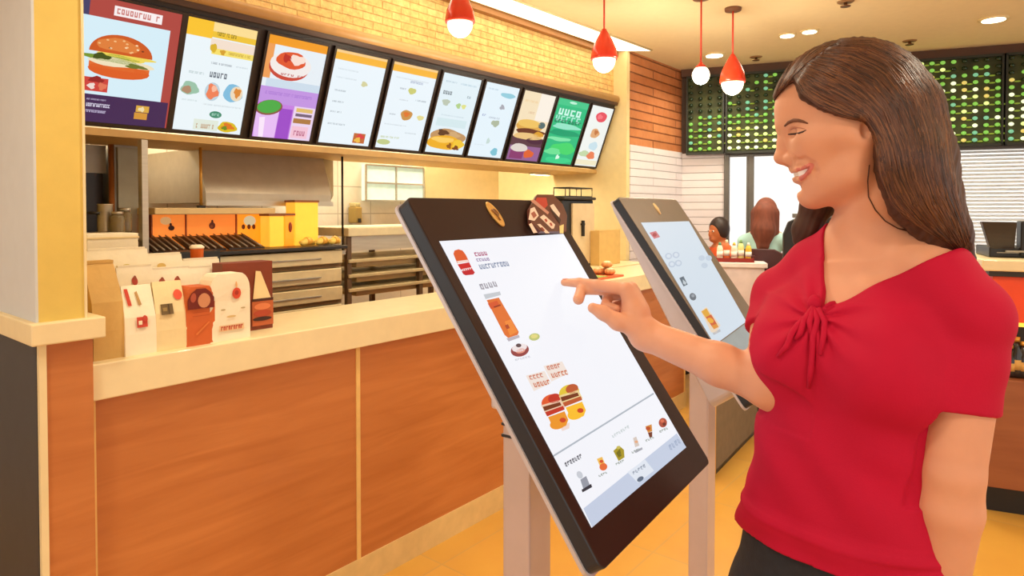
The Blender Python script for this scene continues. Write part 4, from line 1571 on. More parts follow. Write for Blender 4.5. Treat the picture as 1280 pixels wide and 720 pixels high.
# stacked white cartons behind the bags
for i in range(2):
    oo = .62
    a, c = kp(108, 298, oo).x, kp(173 - 2 * i, 298, oo).x
    zt_ = kp(140, 292, oo).z - (.062 * i)
    T = KT('white_carton', ((a + c) / 2, oo + .07, zt_ - .06), ['upper white carton of the pair behind the tall rear bags', 'lower white carton of the pair behind the tall rear bags'][i], 'carton', 'white cartons behind the bags')
    T.part('box', MB().bx(a, c, oo, oo + .15, zt_ - .06, zt_, bevel=.004), M_paper)
    T.part('lid_edge', MB().bx(a - .002, c + .002, oo - .003, oo + .153, zt_ - .018, zt_ - .012), M_creamp)
    zlow = zt_ - .06
T = KT('low_stand', ((a + c) / 2, oo + .07, 0), 'cream stand under the white cartons behind the bags', 'stand')
T.part('top', MB().bx(a - .02, c + .01, oo - .01, oo + .17, zlow - .03, zlow), M_creamtrim)
T.part('column', MB().bx(a + .05, c - .05, oo + .03, oo + .13, .03, zlow - .03), M_steel2)
T.part('foot', MB().bx(a, c, oo, oo + .16, 0, .03), M_darksteel)
# ------------------------------------------------------------------ ordering kiosks
KD = Vector((.5640, .8258, 0)).normalized()
KN0 = Vector((KD.y, -KD.x, 0))                 # horizontal direction the screen faces
KT_ = math.asin(.8165)
KV = (-KN0 * cos(KT_) + Vector((0, 0, 1)) * sin(KT_)).normalized()
KN = KD.cross(KV).normalized()
if KN.dot(KN0) < 0:
    KN = -KN
KS = 1.18
DSK = .70


def panel_frame(TL):
    M = Matrix((KD, KV, KN)).transposed().to_4x4()
    M.translation = TL
    return M


def rrect(x0, x1, y0, y1, r, seg=5):
    pts = []
    for cx, cy, a0 in ((x1 - r, y1 - r, 0), (x0 + r, y1 - r, 90), (x0 + r, y0 + r, 180), (x1 - r, y0 + r, 270)):
        for k in range(seg + 1):
            a = radians(a0 + 90 * k / seg)
            pts.append((cx + r * cos(a), cy + r * sin(a)))
    return pts


def kiosk(back, TL, W, H, name, label, m_face, m_side, m_shell, thick, shell, m_post, toned_post):
    """TL top left corner of the face (world); panel plane spanned by KD (across) and KV (up)"""
    PM = panel_frame(TL)
    base = TL + KD * W * .5 - KV * H * .62 - KN0 * back
    base.z = 0
    r = empty(name, base, label, 'kiosk', 'ordering kiosks')
    RI = r.matrix_world.inverted()

    def part(nm, mb, m=None, bevel=0.0, parent=None):
        bmesh.ops.transform(mb.bm, matrix=RI @ PM, verts=mb.bm.verts)
        o = mb.build(nm, m, parent or r, None, bevel)
        return o
    # face slab: y runs 0 (top) .. -H
    out = rrect(0, W, -H, 0, .012)
    mb = MB()
    mb.prism([(x, y, -thick) for x, y in out], (0, 0, thick), m_face)
    for f in mb.bm.faces:
        f.normal_update()
    for f in mb.bm.faces:
        if abs(f.normal.z) < .9 or f.calc_center_median().z < -thick * .9:
            f.material_index = mb.mi(m_side)
    part('display_housing', mb, None, .0025)
    mb = MB()
    mb.prism([(x, y, -thick - .004) for x, y in rrect(-.003, W + .003, -H - .003, .003, .014)], (0, 0, .006))
    part('rear_rim', mb, m_shell)
    mb = MB()
    q0 = .006 if shell > .06 else .07
    a = rrect(q0, W - q0, -H + .03 + q0, -q0, .02)
    c = rrect(q0 + .05, W - q0 - .05, -H + .12 + q0, -q0 - .05, .03)
    dp = lambda y: shell * (.10 + .90 * min(1, -y / H * 1.5)) if shell > .06 else shell
    mb.loft([[Vector((x, y, -thick - .004)) for x, y in a], [Vector((x, y, -thick - dp(y) * .85)) for x, y in a], [Vector((x, y, -thick - dp(y))) for x, y in c]], None, True, False)
    part('rear_shell', mb, m_shell)
    # post
    px_, py_ = KD, -KN0
    top = (TL + KD * W * .5 - KV * H * .5 - KN * (thick + shell * .8))
    z1 = top.z - .03
    c0 = Vector((base.x, base.y, 0))
    R = Matrix((KD, KN0, Vector((0, 0, 1)))).transposed().to_4x4()
    mb = MB()
    bw, bd = .072, .056
    mb.box((0, 0, z1 / 2 + .006), (bw, bd, z1 - .012), m_post, R, .004)
    for f in mb.bm.faces:
        f.normal_update()
        if f.normal.dot(KN0) > .9:
            f.material_index = mb.mi(toned_post)  # front face recoloured: its shade and reflections are put into the colour
    mb.build('post', None, r)
    mb = MB()
    mb.box((0, 0, .008), (.42, .36, .016), m_shell, R, .006)
    mb.build('base_plate', None, r)
    # bracket between post and shell
    mb = MB()
    rel = top - c0
    R4 = R
    mb.box(Vector((0, 0, z1 - .02)) - KN0 * 0, (.12, .075, .07), m_shell, R4, .006)
    mb.box(Vector((rel.x * .5, rel.y * .5, (z1 - .01 + rel.z) * .5)), (.07, Vector((rel.x, rel.y)).length + .04, .05), m_shell, R4, .004)
    mb.build('bracket', None, r)
    for dz in (.085, .105):
        mb = MB()
        mb.box((0, 0, z1 - dz), (bw + .003, bd + .003, .0045), m_side, R4)
        mb.build('clamp_line', None, r)
    return r, PM, RI


M_kface = mat('dark_brown_glass', (46, 22, 14), rough=.55, noise=.05, spec=.3)
M_kside = mat('blue_black_side', (36, 40, 50), rough=.3)
M_ksilver = mat('silver_shell', (206, 200, 208), rough=.35, metal=.35, noise=.03)
M_kpost = mat('lavender_grey_post', (204, 186, 184), rough=.35, metal=.25, noise=.03)
M_kpostshade = mat('post_shade_brown', (150, 98, 66), rough=.35, metal=.25)  # front of the lavender post, darkened as in shade

k_ = KS / 1.15
ra = ray(507, 246)
TL1 = CAM + ra * (.992 * k_ / ra.y)
W1, H1 = .4265 * k_, .574 * k_
r1, PM1, RI1 = kiosk(.128, TL1, W1, H1, 'ordering_kiosk', 'large dark framed ordering kiosk with lit screen that the woman is touching', M_kface, M_kside, M_ksilver, .026, .05, M_kpost, M_kpostshade)
PI1 = PM1.inverted()


def part_k1(nm, mb, m=None):
    bmesh.ops.transform(mb.bm, matrix=RI1, verts=mb.bm.verts)
    return mb.build(nm, m, r1, None, normals=False)


SQ = ((548.5, 301.8), (704, 292.6), (857, 559), (739, 660))
A = Art(TL1, KN, lambda c: glow(c, 1.0), .00035)
A.poly(SQ, (243, 244, 250), 2)
Q = SQ


def c6(x, y):
    return (480 + x / 3.132, 230 + y / 3.132)


def c7(x, y):
    return (640 + x / 3.0, 420 + y / 3.0)


# bun shaped logo: rounded red and orange pill with white lettering
A.poly([c6(270, 275), c6(274, 262), c6(290, 257), c6(306, 262), c6(318, 278), c6(332, 306), c6(285, 312)], (222, 92, 46), 3)
A.poly([c6(286, 316), c6(332, 308), c6(342, 330), c6(300, 338)], (206, 38, 40), 3)
A.poly([c6(302, 342), c6(344, 334), c6(354, 348), c6(348, 356), c6(318, 359), c6(308, 354)], (196, 34, 44), 3)
A.poly([c6(283, 304), c6(326, 298), c6(330, 306), c6(287, 313)], (244, 214, 200), 4)
A.poly([c6(302, 335), c6(340, 328), c6(345, 334), c6(306, 343)], (250, 226, 222), 4)
for i in range(5):
    A.poly([c6(304 + i * 8, 336.5 - i * 1.4), c6(308 + i * 8, 336 - i * 1.4), c6(310.5 + i * 8, 341 - i * 1.4), c6(306.5 + i * 8, 341.6 - i * 1.4)], (206, 38, 40), 5)


def line6(P0_, P1_, h, col, n, f=c6, L=3):
    """strokes along a slanted line of lettering"""
    dx, dy = (P1_[0] - P0_[0]) / n, (P1_[1] - P0_[1]) / n
    for i in range(n):
        x, y = P0_[0] + dx * i, P0_[1] + dy * i
        q = .45 * h
        r_ = random.random()
        A.poly([f(x, y - h / 2), f(x + dx * .3, y - h / 2 + dy * .3), f(x + dx * .3 + q, y + h / 2), f(x + q, y + h / 2)], col, L)
        if r_ < .7:
            A.poly([f(x, y - h / 2), f(x + dx * .8, y - h / 2 + dy * .8), f(x + dx * .8 + q * .3, y - h / 4), f(x + q * .3, y - h / 4)], col, L)
        if r_ > .25:
            A.poly([f(x + q * .7, y + h / 4), f(x + dx * .8 + q * .7, y + h / 4), f(x + dx * .8 + q, y + h / 2), f(x + q, y + h / 2)], col, L)
        if r_ > .45:
            A.poly([f(x + dx * .55, y - h / 2), f(x + dx * .8, y - h / 2), f(x + dx * .8 + q, y + h / 2), f(x + dx * .55 + q, y + h / 2)], col, L)


line6((350, 277), (400, 272), 15, (176, 84, 120), 4)
line6((358, 299), (410, 295), 11, (150, 130, 170), 5)
line6((368, 326), (484, 312), 18, (134, 146, 172), 10)
line6((370, 404), (438, 390), 20, (160, 156, 166), 4)
# tall drink
A.poly([c6(388, 434), c6(452, 422), c6(456, 436), c6(396, 452)], (196, 200, 206), 3)
A.poly([c6(400, 456), c6(448, 446), c6(526, 580), c6(522, 592), c6(484, 604), c6(470, 592)], (224, 112, 48), 3)
A.poly([c6(404, 470), c6(440, 458), c6(452, 480), c6(416, 492)], (214, 84, 44), 4)
A.poly([c6(470, 540), c6(494, 532), c6(520, 580), c6(490, 596)], (238, 136, 56), 4)
A.poly([c6(426, 482), c6(452, 473), c6(455, 478), c6(430, 487)], (150, 54, 30), 5)
A.poly([c6(470, 556), c6(482, 551), c6(490, 566), c6(478, 571)], (176, 70, 40), 5)
A.poly([c6(478, 606), c6(526, 592), c6(530, 602), c6(486, 618)], (186, 176, 186), 3)
A.ell(*c6(530, 652), 11.5, 8, (150, 66, 66), 3, -.2)
A.ell(*c6(528, 643), 9.5, 5, (238, 226, 226), 4, -.2)
A.ell(*c6(524, 634), 3.4, 2.4, (90, 70, 76), 5)
A.ell(*c6(532, 655), 6, 3, (226, 150, 130), 4, -.2)
A.ell(*c6(587, 600), 6.8, 4.6, (190, 196, 120), 3, -.15)
A.ell(*c6(586, 598), 4.4, 2.6, (226, 214, 130), 4, -.15)
line6((510, 690), (570, 676), 6, (206, 206, 214), 6)
# two food pictures
for dx, dy, cols in ((0, 0, ((226, 92, 50), (196, 56, 40), (236, 150, 46), (236, 200, 170))), (66, -36, ((226, 196, 60), (190, 90, 50), (250, 190, 50), (236, 210, 150)))):
    def g(x, y, dx=dx, dy=dy):
        return c7(x + dx, y + dy)
    A.poly([g(50, 150), g(120, 132), g(144, 178), g(80, 208)], (240, 226, 216), 3)
    line6((60 + dx, 158 + dy), (112 + dx, 146 + dy), 14, (206, 130, 110), 4, c7, 4)
    line6((76 + dx, 186 + dy), (138 + dx, 172 + dy), 16, (206, 120, 90), 5, c7, 4)
    A.ell(*g(146, 250), 13, 10, cols[0], 4, -.3)
    A.ell(*g(156, 236), 8, 6, cols[1], 5, -.3)
    A.poly([g(106, 262), g(180, 240), g(196, 272), g(126, 300)], cols[3], 5)
    A.poly([g(112, 268), g(176, 250), g(182, 262), g(118, 284)], (120, 56, 30), 6)
    A.poly([g(120, 288), g(188, 264), g(194, 278), g(128, 304)], cols[1], 6)
    A.poly([g(132, 306), g(194, 284), g(208, 316), g(200, 338), g(166, 352), g(146, 336)], cols[2], 5)
    A.ell(*g(170, 330), 11, 7, cols[2], 6, -.35)
    A.ell(*g(186, 318), 4, 3, (206, 70, 40), 7)
A.poly([c7(176, 340), c7(214, 326), c7(212, 348), c7(186, 358)], (240, 216, 206), 4)
# divider and the row of icons
A.poly([c7(152, 448), c7(528, 214), c7(531, 219), c7(155, 454)], (176, 184, 194), 3)
line6((194, 484), (258, 448), 13, (90, 92, 100), 7, c7)
line6((372, 378), (436, 338), 8, (196, 206, 206), 8, c7)
ic = [(252, 522, (200, 204, 212)), (336, 484, (230, 110, 60)), (400, 442, (170, 150, 40)), (460, 400, (214, 200, 190)), (512, 358, (214, 140, 60)), (564, 326, (176, 80, 60))]
for i, (x, y, c) in enumerate(ic):
    X, Y = c7(x, y)
    if i == 0:
        A.ell(X, Y, 3.6, 5, c, 3, -.5)
        A.poly([c7(254, 540), c7(276, 526), c7(290, 560), c7(266, 576)], (150, 154, 166), 3)
        A.poly([c7(258, 578), c7(294, 556), c7(298, 568), c7(262, 588)], (56, 56, 64), 4)
    elif i == 1:
        A.poly([c7(316, 462), c7(336, 454), c7(346, 478), c7(328, 490)], (240, 190, 90), 3)
        A.ell(*c7(340, 492), 5, 4.6, c, 4, -.5)
        A.ell(*c7(332, 472), 2.4, 2, (214, 80, 50), 5)
    elif i == 2:
        A.poly([c7(378, 432), c7(400, 412), c7(418, 428), c7(420, 456), c7(398, 470)], c, 3)
        A.poly([c7(388, 440), c7(402, 424), c7(408, 450), c7(398, 458)], (120, 110, 30), 4)
        A.ell(*c7(396, 420), 2.6, 2, (200, 186, 90), 5)
    elif i == 3:
        A.poly([c7(452, 384), c7(464, 378), c7(476, 412), c7(460, 418)], c, 3)
        A.ell(*c7(464, 398), 2.2, 1.6, (230, 170, 130), 4)
        A.poly([c7(458, 432), c7(486, 418), c7(488, 426), c7(462, 440)], (170, 170, 180), 3)
    elif i == 4:
        A.poly([c7(498, 340), c7(522, 332), c7(524, 358), c7(508, 364)], c, 3)
        A.ell(*c7(508, 348), 3, 2.4, (190, 80, 40), 4)
        A.poly([c7(508, 364), c7(524, 360), c7(524, 380), c7(514, 382)], (120, 60, 40), 3)
    else:
        A.ell(X, Y, 5.2, 6, c, 3)
        A.ell(X - 1, Y - 2, 2.4, 2, (220, 110, 80), 4)
        A.ell(X + 1.5, Y + 2, 2, 2, (110, 50, 40), 4)
    if i:
        line6((x - 14, y + 44 - i * 2), (x + 18, y + 28 - i * 2), 6, (150, 160, 150), 4, c7)
# foot bar
A.poly([c7(266, 648), c7(616, 366), c7(652, 418), c7(298, 718)], (196, 206, 226), 3)
A.poly([c7(430, 512), c7(496, 464), c7(530, 506), c7(470, 552)], (224, 230, 240), 4)
line6((448, 516), (496, 484), 9, (150, 160, 176), 5, c7, 5)
A.ell(*c7(478, 538), 4.6, 2.8, (96, 110, 130), 5, -.6)
line6((584, 420), (626, 388), 16, (160, 174, 200), 4, c7, 4)
part_k1('screen', A.mb)
# oval gold emblem on the top bezel: gilded disc with an engraved check-like flourish
ec = on_plane(618, 268.5, TL1, KN)
a1 = on_plane(607, 253, TL1, KN)
a2 = on_plane(629, 283.5, TL1, KN)
ax = (a2 - a1)
la = ax.length / 2
ax.normalize()
ay = KN.cross(ax)
mb = MB()
lb = la * .46
mb.loft([[ec + ax * la * s_ * cos(2 * pi * k / 28) + ay * lb * s_ * sin(2 * pi * k / 28) + KN * h_ for k in range(28)] for s_, h_ in ((1, .0005), (1, .003), (.9, .0042), (.86, .0034))], mat('emblem_gold', (226, 178, 98), rough=.35, metal=.3))
pe = [ec + ax * u * la + ay * v * lb + KN * .005 for u, v in ((-.35, -.5), (.25, .0), (.1, .45), (-.2, .35), (-.35, .0), (.55, -.15))]
mb.tube(pe, [.0012] * 6, mat('emblem_brown', (140, 92, 44), rough=.5), 6)
bmesh.ops.transform(mb.bm, matrix=RI1, verts=mb.bm.verts)
mb.build('oval_emblem', None, r1)

# octagonal striped plaque on the top right corner
OP = TL1 + KN * .004
octp = [(668, 246), (688, 246), (700, 258), (705.5, 272), (704, 292), (672, 292), (660, 281), (658.5, 264)]
pw = [on_plane(x, y, OP, KN) for x, y in octp]
mb = MB()
mb.prism(pw, KN * .008, mat('plaque_brown', (96, 42, 26), rough=.4))
A2 = Art(OP + KN * .008, KN, ink, .0004, mb)
cr = (246, 222, 202)


def c8(x, y):
    return (640 + x / 4.8, 220 + y / 4.8)


A2.poly([c8(148, 130), c8(205, 130), c8(214, 175), c8(196, 196), c8(140, 150)], (196, 66, 46), 1)
A2.poly([c8(226, 178), c8(248, 168), c8(288, 226), c8(280, 256), c8(262, 238)], cr, 1)
A2.poly([c8(222, 196), c8(240, 204), c8(292, 262), c8(286, 290)], (60, 34, 26), 2)
A2.poly([c8(110, 196), c8(134, 186), c8(160, 238), c8(134, 270), c8(98, 262)], cr, 1)
A2.poly([c8(112, 226), c8(132, 212), c8(148, 238), c8(128, 256)], (170, 96, 76), 2)
A2.poly([c8(166, 248), c8(190, 232), c8(258, 292), c8(250, 316), c8(238, 318)], cr, 1)
A2.poly([c8(192, 262), c8(204, 256), c8(212, 272), c8(202, 280)], (176, 76, 50), 2)
A2.poly([c8(222, 284), c8(234, 280), c8(242, 298), c8(232, 302)], (176, 76, 50), 2)
A2.poly([c8(100, 290), c8(116, 282), c8(152, 340), c8(128, 344)], cr, 1)
A2.poly([c8(150, 290), c8(168, 288), c8(226, 344), c8(200, 344)], cr, 1)
A2.poly([c8(168, 312), c8(180, 308), c8(196, 328), c8(186, 334)], (150, 70, 46), 2)
A2.poly([c8(284, 300), c8(310, 290), c8(308, 344), c8(286, 344)], (250, 226, 150), 1)
A2.poly([c8(110, 150), c8(130, 140), c8(222, 218), c8(214, 232)], (206, 150, 130), 1)
bmesh.ops.transform(mb.bm, matrix=RI1, verts=mb.bm.verts)
mb.build('striped_plaque', None, r1)['label'] = 'octagonal striped brown and cream plaque'

# the far kiosk
ra = ray(772, 246)
TL2 = CAM + ra * (1.80 / ra.y)
M_k2face = mat('grey_brown_glass', (122, 104, 88), rough=.3, noise=.04)
M_k2low = mat('pale_blue_bezel', (150, 174, 200), rough=.3)
r2, PM2, RI2 = kiosk(.06, TL2, .448, .63, 'ordering_kiosk', 'grey ordering kiosk with silver back standing behind the woman\'s pointing arm', M_k2face, M_kside, M_ksilver, .024, .085, M_kpost, mat('gold_grey_post', (214, 168, 104), rough=.35, metal=.2))
A = Art(TL2, KN, lambda c: glow(c, .95), .0004)


def c9(x, y):
    return (760 + x / 3.428, 230 + y / 3.428)


A.poly([c9(140, 166), c9(346, 160), c9(592, 590), c9(456, 690)], (214, 226, 238), 2)
A.poly([c9(176, 210), c9(204, 202), c9(222, 228), c9(196, 236)], (206, 120, 130), 3)
A.ell(*c9(198, 219), 2.6, 2.4, (176, 60, 70), 4)
for (x, y) in ((258, 310), (290, 305), (272, 345), (300, 340)):
    A.ell(*c9(x, y), 4.4, 4, (190, 204, 222), 3)
    A.ell(*c9(x, y), 2.6, 2.4, (216, 226, 238), 4)
for (x, y) in ((400, 318), (430, 318), (412, 350)):
    A.ell(*c9(x, y), 4, 3.4, (196, 210, 226), 3)
A.poly([c9(304, 404), c9(322, 396), c9(340, 432), c9(322, 440)], (96, 110, 124), 3)
A.poly([c9(318, 410), c9(334, 424), c9(330, 434), c9(320, 428)], (196, 206, 214), 4)
A.ell(*c9(362, 484), 4, 4.8, (110, 116, 126), 3, -.5)
A.ell(*c9(362, 480), 2, 2, (160, 166, 176), 4)
A.poly([c9(396, 546), c9(420, 528), c9(480, 606), c9(462, 640), c9(440, 636)], (236, 214, 190), 3)
A.poly([c9(398, 548), c9(420, 534), c9(436, 562), c9(416, 574)], (230, 170, 60), 4)
A.poly([c9(416, 572), c9(440, 560), c9(464, 600), c9(442, 610)], (214, 96, 50), 4)
A.ell(*c9(436, 586), 4.4, 3, (240, 176, 60), 5, .5)
A.poly([c9(440, 608), c9(464, 600), c9(472, 614), c9(452, 624)], (226, 150, 60), 4)
A.poly([c9(446, 640), c9(478, 622), c9(482, 632), c9(452, 648)], (190, 190, 196), 3)
bmesh.ops.transform(A.mb.bm, matrix=RI2, verts=A.mb.bm.verts)
A.mb.build('screen', None, r2, normals=False)
# pale lower bezel and a slim emblem
mb = MB()
lowq = [c9(458, 694), c9(594, 594), c9(660, 676), c9(520, 800)]
mb.prism([on_plane(x, y, TL2 + KN * .0004, KN) for x, y in lowq], KN * .0008)
bmesh.ops.transform(mb.bm, matrix=RI2, verts=mb.bm.verts)
mb.build('lower_bezel', M_k2low, r2)
mb = MB()
pa, pb = on_plane(*c9(194, 84), TL2 + KN * .001, KN), on_plane(*c9(224, 130), TL2 + KN * .001, KN)
mb.tube([pa, pa * .5 + pb * .5, pb], [.0035, .0065, .0035], None, 10)
bmesh.ops.transform(mb.bm, matrix=RI2, verts=mb.bm.verts)
mb.build('slim_emblem', mat('emblem_cream', (236, 206, 150), rough=.3), r2)
# ------------------------------------------------------------------ register counter at the right
wp = on_z(1222, 640, 0)
RM = frame(Vector((wp.x, wp.y, 0)), radians(-24))
RI_ = RM.inverted()


def rp(px, py, o=0.0):
    n = RM.to_3x3() @ Vector((0, 1, 0))
    return RI_ @ on_plane(px, py, RM @ Vector((0, o, 0)), n)


za, zb_, zc_, zd = rp(1260, 612).z, rp(1265, 476).z, rp(1268, 404).z, rp(1262, 346).z
r = empty('register_counter', RM, 'register counter with orange upper panel and brown wood front, right of the woman', 'counter')
MB().bx(.0, 1.5, .05, .6, 0, za).build('plinth', M_black, r)
MB().bx(-.02, 1.5, .0, .62, za, zb_, bevel=.004).build('body', wood_mat('brown_laminate', (140, 78, 44), (156, 92, 54), (.7, 1, 7)), r)
MB().bx(.07, 1.5, .24, .6, zb_, zc_).build('niche_back', mat('niche_black', (20, 14, 12), rough=.5), r)
mb = MB().bx(.05, 1.5, .02, .6, zc_, zd, bevel=.004)
mb.build('orange_panel', mat('orange_paint', (238, 76, 22), rough=.45, noise=.03), r)
MB().bx(.05, 1.5, .10, .24, zc_ - .03, zc_).build('shelf_light', mat('niche_lit', (255, 200, 80), rough=.5, emit=(255, 196, 70), estr=1.3), r)
MB().bx(.03, 1.5, .0, .6, zd, zd + .025).build('dark_edge', M_darksteel, r)
ztop = rp(1258, 322).z
MB().bx(.0, 1.5, -.02, .6, zd + .025, ztop - .01, bevel=.006).build('cream_top', M_cream, r)
zr = ztop - .01
# bottles in the niche
for i, (xp, h_, lab) in enumerate([(1263, .15, 'short black bottle at the near end of the lit niche'), (1271, .19, 'tall black bottle in the lit niche, second from the woman'), (1279, .17, 'black bottle in the lit niche at the picture edge')]):
    q = rp(xp, 430, .09)
    b = empty('bottle', RM @ Matrix.Translation((q.x, .09, zb_)), lab, 'bottle', 'black bottles in the register niche')
    MB().lathe([(0, 0), (.024, 0), (.026, .01), (.026, h_ * .6), (.012, h_ * .76), (.011, h_ * .9), (0, h_ * .9)]).build('body', mat('bottle_black', (26, 18, 14), rough=.2, coat=.4), b)
    MB().lathe([(0, h_ * .9), (.0125, h_ * .9), (.0125, h_), (0, h_)]).build('cap', mat('cap_gold', (210, 160, 70), rough=.3, metal=.5), b)
    MB().lathe([(.0265, h_ * .2), (.0265, h_ * .45)]).build('label', mat('label_tan', (220, 170, 90), rough=.6), b)
# register
x0 = rp(1227, 300, .12).x
r = empty('cash_register', RM @ Matrix.Translation((x0 + .2, .25, zr)), 'black cash register standing on the cream counter top behind the woman', 'register')
c = Vector((x0 + .2, .25, zr))
zm0, zm1 = rp(1250, 312, .12).z, rp(1240, 277, .12).z


def reg(nm, mb, m, bevel=0.0):
    bmesh.ops.translate(mb.bm, vec=-c, verts=mb.bm.verts)
    return mb.build(nm, m, r, None, bevel)


reg('base', MB().bx(x0 + .04, x0 + .52, .16, .44, zr, zr + .05, bevel=.006), M_black)
reg('drawer_line', MB().bx(x0 + .07, x0 + .5, .157, .161, zr + .022, zr + .026), M_steel2)
mb = MB().prism([(x0, .12, zm1), (x0 + .14, .12, zm1 - .002), (x0 + .14, .16, zm0 - .0), (x0 + .045, .16, zm0)], (0, .05, 0))
reg('screen_back', mb, mat('register_grey', (50, 40, 38), rough=.4), .004)
mb = MB().bx(x0 + .16, x0 + .5, .14, .22, zm0 - .03, zm1 + .003, bevel=.006)
reg('housing', mb, M_black)
reg('printer_slot', MB().bx(x0 + .19, x0 + .46, .135, .141, zm1 - .045, zm1 - .028), mat('slot_cream', (196, 176, 140), rough=.4))
reg('key_rail', MB().bx(x0 + .1, x0 + .5, .13, .142, zm0 - .012, zm0 - .004), M_steel2)
reg('neck', MB().bx(x0 + .08, x0 + .3, .17, .24, zr + .05, zm0 + .01), M_darksteel)

# ------------------------------------------------------------------ low divider behind the far kiosk's post
pA, pB = on_z(893, 600, 0), on_z(945, 545, 0)
dv = (pB - pA).normalized()
DM = frame(pA, math.atan2(dv.y, dv.x))
hz_ = at_y(893, 497, pA.y).z
r = empty('low_divider', DM, 'low grey padded divider standing on the floor behind the woman\'s waist', 'divider')
mb = MB()
out = []
for k in range(7):
    a = pi / 2 + pi / 2 * k / 6
    out.append((.06 + .06 * cos(a), hz_ - .06 + .06 * sin(a)))
out = [(.9, .03), (.9, hz_)] + out + [(0, .03)]
mb.prism([(x, 0.012, z) for x, z in out], (0, .045, 0))
mb.build('pad', mat('grey_brown_fabric', (126, 110, 88), rough=.8, noise=.08, bump=.1, bscale=120), r)
pts_ = [Vector((x, .004, z)) for x, z in out[1:]]
MB().tube(pts_, .011, None, 8).build('edge_roll', mat('gold_edge', (226, 178, 92), rough=.5), r)  # gold line along the outline of the pad
MB().bx(.03, .88, .018, .05, 0, .03).build('plinth', M_black, r)

# ------------------------------------------------------------------ high white table with tray, by the windows
ty = 4.65
ta, tb = at_y(896, 328, ty), at_y(936, 328, ty)
TM = frame(Vector((ta.x, ty, 0)), radians(-14))
L_ = .34
zt_ = ta.z
r = empty('high_table', TM, 'white panelled high table by the windows, between kiosk and person in teal', 'table')
MB().bx(-.12, L_, 0, .42, zt_ - .035, zt_, bevel=.005).build('table_top', mat('table_white', (238, 230, 228), rough=.4), r)
MB().bx(-.11, L_ - .02, .012, .03, .08, zt_ - .035).build('front_panel', mat('panel_lilac', (226, 212, 212), rough=.5), r)
MB().bx(-.10, L_ - .04, .03, .39, .08, zt_ - .035).build('body', mat('panel_lilac', (226, 212, 212), rough=.5), r)
MB().bx(-.10, L_ - .04, .04, .38, 0, .08).build('plinth', M_darksteel, r)
q = Vector((.125, .12, zt_))
r = empty('serving_tray', TM @ Matrix.Translation(q), 'dark red tray holding bottles on the white high table', 'tray')
MB().bx(-.13, .13, -.09, .09, 0, .008, bevel=.002).bx(-.13, .13, -.09, -.08, .008, .03).bx(-.13, .13, .08, .09, .008, .03).bx(-.13, -.12, -.09, .09, .008, .03).bx(.12, .13, -.09, .09, .008, .03).build('tray', mat('tray_maroon', (140, 34, 24), rough=.4), r)
MB().bx(.115, .145, -.03, .03, .02, .045, bevel=.004).build('handle', mat('tray_dark', (70, 26, 26), rough=.4), r)
cols = [((236, 226, 206), (90, 140, 110), 'white bottle with green mark at the left end of the red tray'), ((222, 110, 60), (240, 220, 190), 'orange bottle on the red tray, second from the kiosk'), ((240, 232, 214), (226, 190, 80), 'white bottle with yellow cap in the middle of the red tray'),
        ((226, 224, 150), (120, 160, 110), 'pale yellow bottle on the red tray, right of the middle'), ((236, 190, 60), (240, 236, 220), 'yellow bottle at the right end of the red tray')]
for i, (ca, cb, lab) in enumerate(cols):
    x = -.098 + .049 * i
    b = empty('sauce_bottle', TM @ Matrix.Translation(q + Vector((x, .012 * ((i % 2) * 2 - 1), .008))), lab, 'bottle', 'bottles on the red tray')
    h_ = .13 + .018 * (i % 2)
    MB().lathe([(0, 0), (.019, 0), (.021, .01), (.021, h_ * .66), (.012, h_ * .84), (0, h_ * .84)], seg=16).build('body', ink(ca), b)
    MB().lathe([(0, h_ * .84), (.0125, h_ * .84), (.007, h_), (0, h_)], seg=16).build('cap', ink(cb), b)
    MB().lathe([(.0215, h_ * .22), (.0215, h_ * .5)], seg=16).build('label', ink((250, 246, 236)), b)

# ------------------------------------------------------------------ two seated people by the windows
M_skin2 = mat('warm_skin', (196, 110, 62), rough=.55, sss=.05)


def chair(M, label, col, seat_h=.62):
    r = empty('bar_chair', M, label, 'chair', 'chairs by the windows')
    m = mat('chair_%02x%02x%02x' % col, col, rough=.5)
    MB().bx(-.2, .2, -.2, .2, seat_h - .05, seat_h, bevel=.015).build('seat', m, r)
    mb = MB()
    rings = []
    for z, hw in ((seat_h + .06, .17), (seat_h + .12, .19), (seat_h + .32, .19), (seat_h + .40, .16), (seat_h + .43, .10)):
        rings.append([Vector((-hw, .19, z)), Vector((hw, .19, z)), Vector((hw, .225, z)), Vector((-hw, .225, z))])
    mb.loft(rings, None, True, False)
    mb.build('backrest', m, r, None, .006)
    for a in (-1, 1):
        MB().cyl((a * .15, .2, seat_h - .03), (a * .15, .2, seat_h + .1), .011).build('back_post', M_darksteel, r)
        for b_ in (-1, 1):
            MB().cyl((a * .17, b_ * .17, 0), (a * .16, b_ * .16, seat_h - .04), .013, .015).build('leg', M_darksteel, r)
    MB().tube([(-.17, -.17, .2), (.17, -.17, .2), (.17, .17, .2), (-.17, .17, .2), (-.17, -.17, .2)], .008).build('foot_ring', M_darksteel, r)
    return r


